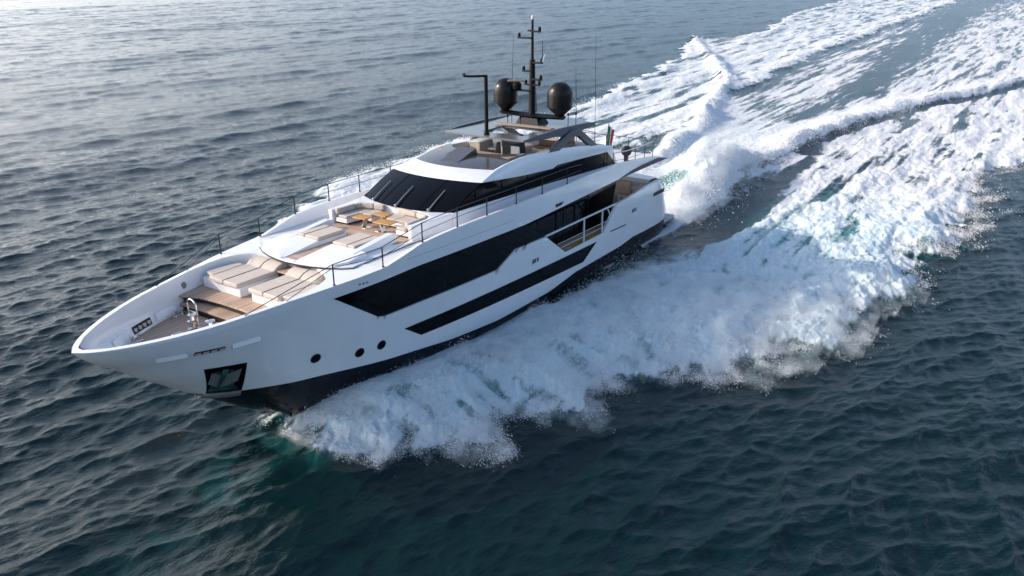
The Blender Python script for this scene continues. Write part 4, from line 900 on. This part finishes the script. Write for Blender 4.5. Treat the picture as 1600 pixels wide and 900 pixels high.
def sea_material():
    m = bpy.data.materials.new('sea_water'); m.use_nodes = True; nt = m.node_tree; L = nt.links.new; N = nt.nodes.new
    b = nt.nodes['Principled BSDF']
    def math_(op, a, c=None, d=None):
        n = N('ShaderNodeMath'); n.operation = op
        for i, v in enumerate((a, c, d)):
            if v is None: continue
            if isinstance(v, (int, float)): n.inputs[i].default_value = v
            else: L(v, n.inputs[i])
        return n.outputs[0]
    def noise(vec, scale, det, rough=.55, dist=0):
        n = N('ShaderNodeTexNoise'); n.inputs['Scale'].default_value = scale; n.inputs['Detail'].default_value = det; n.inputs['Roughness'].default_value = rough
        n.inputs['Distortion'].default_value = dist; L(vec, n.inputs['Vector']); return n.outputs['Fac']
    geo = N('ShaderNodeTexCoord').outputs['Object']
    fo = N('ShaderNodeAttribute'); fo.attribute_name = 'foam'; ae_glow = N('ShaderNodeAttribute'); ae_glow.attribute_name = 'aeration_glow'
    mp = N('ShaderNodeMapping'); mp.inputs['Scale'].default_value = (.17, 1.3, 1); L(geo, mp.inputs[0])
    n1 = noise(mp.outputs[0], 1.1, 8, .62, .6); n2 = noise(geo, 6.0, 5, .6)
    vo = N('ShaderNodeTexVoronoi'); vo.feature = 'DISTANCE_TO_EDGE'; vo.inputs['Scale'].default_value = .9; 
    wv = N('ShaderNodeVectorMath'); wv.operation = 'ADD'; nn = N('ShaderNodeTexNoise'); nn.inputs['Scale'].default_value = .8; nn.inputs['Detail'].default_value = 4; L(geo, nn.inputs['Vector'])
    sc = N('ShaderNodeVectorMath'); sc.operation = 'SCALE'; sc.inputs['Scale'].default_value = 1.6; L(nn.outputs['Color'], sc.inputs[0]); L(mp.outputs[0], wv.inputs[0]); L(sc.outputs[0], wv.inputs[1]); L(wv.outputs[0], vo.inputs['Vector'])
    lace_ = math_('MULTIPLY', vo.outputs['Distance'], 1.6)                 # 0 on the cell walls
    # threshold: dense foam everywhere, thin foam only along cell walls and noise ridges
    pat = math_('ADD', math_('MULTIPLY', n1, .75), math_('MULTIPLY', n2, .25))
    pat = math_('SUBTRACT', pat, math_('MULTIPLY', lace_, .22))
    v = math_('ADD', math_('MULTIPLY', fo.outputs['Fac'], 1.10), math_('MULTIPLY', math_('SUBTRACT', pat, .42), 1.7))
    mr = N('ShaderNodeMapRange'); mr.interpolation_type = 'SMOOTHSTEP'; mr.inputs[1].default_value = .40; mr.inputs[2].default_value = .84; L(v, mr.inputs[0])
    gate = N('ShaderNodeMapRange'); gate.inputs[1].default_value = .02; gate.inputs[2].default_value = .16; L(fo.outputs['Fac'], gate.inputs[0])
    mask = math_('MULTIPLY', mr.outputs[0], gate.outputs[0])
    # water colour: deep blue-green, turquoise in bubbly water and in the glow painted below the bow
    wc = N('ShaderNodeMix'); wc.data_type = 'RGBA'; L(ae_glow.outputs['Fac'], wc.inputs[0]); wc.inputs[6].default_value = WATER_DEEP; wc.inputs[7].default_value = WATER_AER_GLOW
    L(wc.outputs[2], b.inputs['Base Color']); rg = N('ShaderNodeMapRange'); rg.inputs[1].default_value = .35; rg.inputs[2].default_value = .65; rg.inputs[3].default_value = .03; rg.inputs[4].default_value = .085; L(noise(geo, .06, 3, .5), rg.inputs[0]); L(rg.outputs[0], b.inputs['Roughness']); b.inputs['IOR'].default_value = 1.333
    bump = N('ShaderNodeBump'); bump.inputs['Strength'].default_value = 1.0; bump.inputs['Distance'].default_value = .075
    mp2 = N('ShaderNodeMapping'); mp2.inputs['Rotation'].default_value = (0, 0, WIND); mp2.inputs['Scale'].default_value = (1, .5, 1)
    mp2.vector_type = 'TEXTURE'; mp2.inputs['Scale'].default_value = (1, 2.2, 1); L(geo, mp2.inputs[0])
    L(math_('ADD', noise(mp2.outputs[0], 2.6, 6, .62), math_('MULTIPLY', noise(mp2.outputs[0], 9.0, 4, .6), .35)), bump.inputs['Height']); L(bump.outputs[0], b.inputs['Normal'])
    f = N('ShaderNodeBsdfPrincipled'); fc = N('ShaderNodeMix'); fc.data_type = 'RGBA'; fc.inputs[6].default_value = (.68, .695, .71, 1); fc.inputs[7].default_value = (.56, .75, .80, 1); L(math_('MULTIPLY', ae_glow.outputs['Fac'], math_('SUBTRACT', 1.45, math_('MULTIPLY', pat, 1.5))), fc.inputs[0]); L(fc.outputs[2], f.inputs['Base Color']); f.inputs['Roughness'].default_value = .9; f.inputs['Specular IOR Level'].default_value = .2
    b2 = N('ShaderNodeBump'); b2.inputs['Strength'].default_value = 1.0; b2.inputs['Distance'].default_value = .16
    L(math_('ADD', noise(geo, 3.2, 7, .65), math_('MULTIPLY', n1, .6)), b2.inputs['Height']); L(b2.outputs[0], f.inputs['Normal'])
    mx = N('ShaderNodeMixShader'); L(mask, mx.inputs[0]); L(b.outputs[0], mx.inputs[1]); L(f.outputs[0], mx.inputs[2])
    L(mx.outputs[0], nt.nodes['Material Output'].inputs['Surface'])
    return m
WATER_DEEP = (.0007, .0115, .0128, 1); WATER_AER_GLOW = (.035, .205, .20, 1)
SEA = sea_material()
def sheet_object(name, faces, kind):
    used = np.unique(faces); remap = np.zeros(NV, np.int32); remap[used] = np.arange(len(used)); f = remap[faces]
    me = bpy.data.meshes.new(name); me.vertices.add(len(used)); me.vertices.foreach_set('co', co[used].ravel())
    me.loops.add(f.size); me.loops.foreach_set('vertex_index', f.ravel().astype(np.int32))
    me.polygons.add(len(f)); me.polygons.foreach_set('loop_start', np.arange(0, f.size, 4, dtype=np.int32)); me.polygons.foreach_set('loop_total', np.full(len(f), 4, np.int32))
    for an, arr in (('foam', FO), ('aeration_glow', AE_GLOW)):
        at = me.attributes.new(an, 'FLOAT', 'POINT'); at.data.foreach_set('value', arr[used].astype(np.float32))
    me.update(calc_edges=True); me.shade_smooth(); me.materials.append(SEA)
    o = bpy.data.objects.new(name, me); COL.objects.link(o); o['kind'] = kind; return o
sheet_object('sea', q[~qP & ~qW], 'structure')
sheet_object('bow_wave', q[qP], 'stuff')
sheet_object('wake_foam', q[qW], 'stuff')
# the open sea beyond the modelled waves
me = bpy.data.meshes.new('deep_sea'); B_ = 30000
me.from_pydata([(-B_, -B_, -2), (B_, -B_, -2), (B_, B_, -2), (-B_, B_, -2)], [], [(0, 1, 2, 3)]); me.materials.append(SEA)
o = bpy.data.objects.new('sea', me); COL.objects.link(o); o['kind'] = 'structure'

# flying droplets over the foam
def droplets(name, pts, size):
    V = np.array([(1, 0, 0), (-1, 0, 0), (0, 1, 0), (0, -1, 0), (0, 0, 1), (0, 0, -1)], np.float32)
    F = np.array([(0, 2, 4), (2, 1, 4), (1, 3, 4), (3, 0, 4), (2, 0, 5), (1, 2, 5), (3, 1, 5), (0, 3, 5)], np.int32)
    n = len(pts); a = 1.75+RNG.normal(0, .5, n); st = np.stack([1+RNG.random(n)*2.2, .8+RNG.random(n)*.4, .8+RNG.random(n)*.5], 1)
    v = V[None]*size[:, None, None]*st[:, None]; v[..., 2] -= .5*v[..., 0]; c, s_ = np.cos(a)[:, None], np.sin(a)[:, None]
    v = np.stack([v[..., 0]*c-v[..., 1]*s_, v[..., 0]*s_+v[..., 1]*c, v[..., 2]], -1)+pts[:, None]
    f = (F[None]+6*np.arange(n)[:, None, None]).reshape(-1).astype(np.int32)
    me = bpy.data.meshes.new(name); me.vertices.add(6*n); me.vertices.foreach_set('co', v.astype(np.float32).ravel())
    me.loops.add(len(f)); me.loops.foreach_set('vertex_index', f)
    me.polygons.add(8*n); me.polygons.foreach_set('loop_start', np.arange(0, len(f), 3, dtype=np.int32)); me.polygons.foreach_set('loop_total', np.full(8*n, 3, np.int32))
    me.update(calc_edges=True); me.shade_smooth(); me.materials.append(M['drop'])
    o = bpy.data.objects.new(name, me); COL.objects.link(o); o['kind'] = 'stuff'; return o
M['drop'] = mat('white_spray', (.82, .83, .84), .6); M['drop'].node_tree.nodes['Principled BSDF'].inputs['Subsurface Weight'].default_value = 0
pts = []; siz = []
def scatter(weight, n, up, s0, s1, jit):
    w_ = np.clip(weight, 0, None)*(rr*rr*np.minimum(1, 1)); w_ = w_*np.gradient(np.ones_like(w_))*0+np.clip(weight, 0, None)*AREA
    i = RNG.choice(len(ix), n, p=w_/w_.sum()); p_ = co[ix[i]].astype(np.float64)
    e = RNG.exponential(up, n); p_ += np.stack([RNG.normal(0, jit, n), RNG.normal(0, jit, n)+.4*e, e], 1)
    pts.append(p_); siz.append(s0+(s1-s0)*RNG.random(n)**5)
AREA = rr*np.clip(rr*rr/13500*.75, .085, .75)
clump = np.clip(fbm(x*.9, y*.9, 4, 121)-.40, 0, 1)
bowz = smooth(6, 12, x)*(y > 0)*(x < 31.7)
scatter(fP*bowz*clump, 70000, .10, .006, .022, .06)
scatter(np.exp(-((dPw-.35)/.55)**2)*smooth(4, 12, x)*(y > 0)*(dOut < 4)*(x < 32)*np.clip(clump-.02, .004, 1), 50000, .10, .004, .016, .08)
scatter(np.exp(-((x-11)/3)**2-((y-4.6)/.8)**2), 2500, .35, .006, .018, .2)
scatter(np.clip(rid+ridS, 0, 1)*clump*smooth(-70, -20, x), 26000, .14, .010, .038, .2)
scatter(plume*clump, 16000, .25, .010, .035, .2)
scatter(np.exp(-((dPw-.5)/.8)**2)*smooth(10, 0, x)*smooth(-40, -10, x)*(y > 0)*(dOut < 4)*np.clip(clump-.04, 0, 1), 14000, .09, .008, .028, .12)
scatter(np.exp(-((dS-.8)/.9)**2)*smooth(-60, -10, x)*(x < 6)*clump, 7000, .08, .010, .032, .15)
droplets('spray', np.concatenate(pts), np.concatenate(siz))

# fine mist hanging over the bow wave and the stern plume
def mist(name, x0, x1, y0, y1, step, top_fn, dens, nscale):
    xs = np.arange(x0, x1, step); ys = np.arange(y0, y1, step); gx, gy = np.meshgrid(xs, ys, indexing='ij')
    w_ = wake(gx.ravel().astype(np.float32), gy.ravel().astype(np.float32)); top, ok = top_fn(w_); nx, ny = gx.shape
    top = top.reshape(nx, ny); ok = ok.reshape(nx, ny); P = np.stack([gx, gy, top], -1).reshape(-1, 3); Bm = np.stack([gx, gy, np.minimum(top-.15, -.25)], -1).reshape(-1, 3)
    n = nx*ny; cell = ok[:-1, :-1] & ok[1:, :-1] & ok[1:, 1:] & ok[:-1, 1:]; F = []
    for i in range(nx-1):
        for j in range(ny-1):
            if not cell[i, j]: continue
            a, b, c, d = i*ny+j, (i+1)*ny+j, (i+1)*ny+j+1, i*ny+j+1
            F += [(a, b, c, d), (n+d, n+c, n+b, n+a)]
            if j == 0 or not cell[i, j-1]: F.append((b, a, n+a, n+b))
            if j == ny-2 or not cell[i, j+1]: F.append((d, c, n+c, n+d))
            if i == 0 or not cell[i-1, j]: F.append((a, d, n+d, n+a))
            if i == nx-2 or not cell[i+1, j]: F.append((c, b, n+b, n+c))
    me = bpy.data.meshes.new(name); me.from_pydata(np.concatenate([P, Bm]).tolist(), [], F)
    bm = bmesh.new(); bm.from_mesh(me); bmesh.ops.delete(bm, geom=[v for v in bm.verts if not v.link_faces], context='VERTS'); bm.to_mesh(me); bm.free()
    m = bpy.data.materials.new(name); m.use_nodes = True; nt = m.node_tree; nt.nodes.remove(nt.nodes['Principled BSDF'])
    pv = nt.nodes.new('ShaderNodeVolumePrincipled'); pv.inputs['Color'].default_value = (.95, .985, 1, 1); pv.inputs['Anisotropy'].default_value = .25
    tc = nt.nodes.new('ShaderNodeTexCoord'); nz = nt.nodes.new('ShaderNodeTexNoise'); nz.inputs['Scale'].default_value = nscale; nz.inputs['Detail'].default_value = 5; nz.inputs['Roughness'].default_value = .62
    nt.links.new(tc.outputs['Object'], nz.inputs['Vector'])
    mr = nt.nodes.new('ShaderNodeMapRange'); mr.inputs[1].default_value = .42; mr.inputs[2].default_value = .72; mr.inputs[3].default_value = 0; mr.inputs[4].default_value = dens
    nt.links.new(nz.outputs['Fac'], mr.inputs[0]); nt.links.new(mr.outputs[0], pv.inputs['Density']); nt.links.new(pv.outputs[0], nt.nodes['Material Output'].inputs['Volume'])
    me.materials.append(m); o = bpy.data.objects.new(name, me); COL.objects.link(o); o['kind'] = 'stuff'; return o
def bow_top(w_):
    t = smooth(-.9, 1.6, w_['dPw']); t = t*smooth(.2, 3.2, w_['y']-w_['hy']+1.2*smooth(17, 10, w_['x'])); z = np.maximum(w_['h'], 0)+.04+.50*t*smooth(2, 12, w_['x'])
    ok = (w_['dPw'] > -.7) & (w_['y'] > w_['hy']+.03); return z, ok
mist('spray_mist', 4, 32.2, 0, 19.5, .3, bow_top, 1.5, 1.1)
def plume_top(w_):
    t = np.clip(w_['plume']*1.4+.6*w_['rid']*smooth(-20, -6, w_['x'])+.7*w_['ridS'], 0, 1); z = np.maximum(w_['h'], 0)+.05+.75*t
    return z, (t > .10) & (w_['x'] < .6) & (w_['hole0'] < .5)
mist('spray_mist', -34, .6, -11, 6, .35, plume_top, 2.2, .8)
scene.cycles.volume_step_rate = .12; scene.cycles.volume_bounces = 2; scene.cycles.volume_max_steps = 256
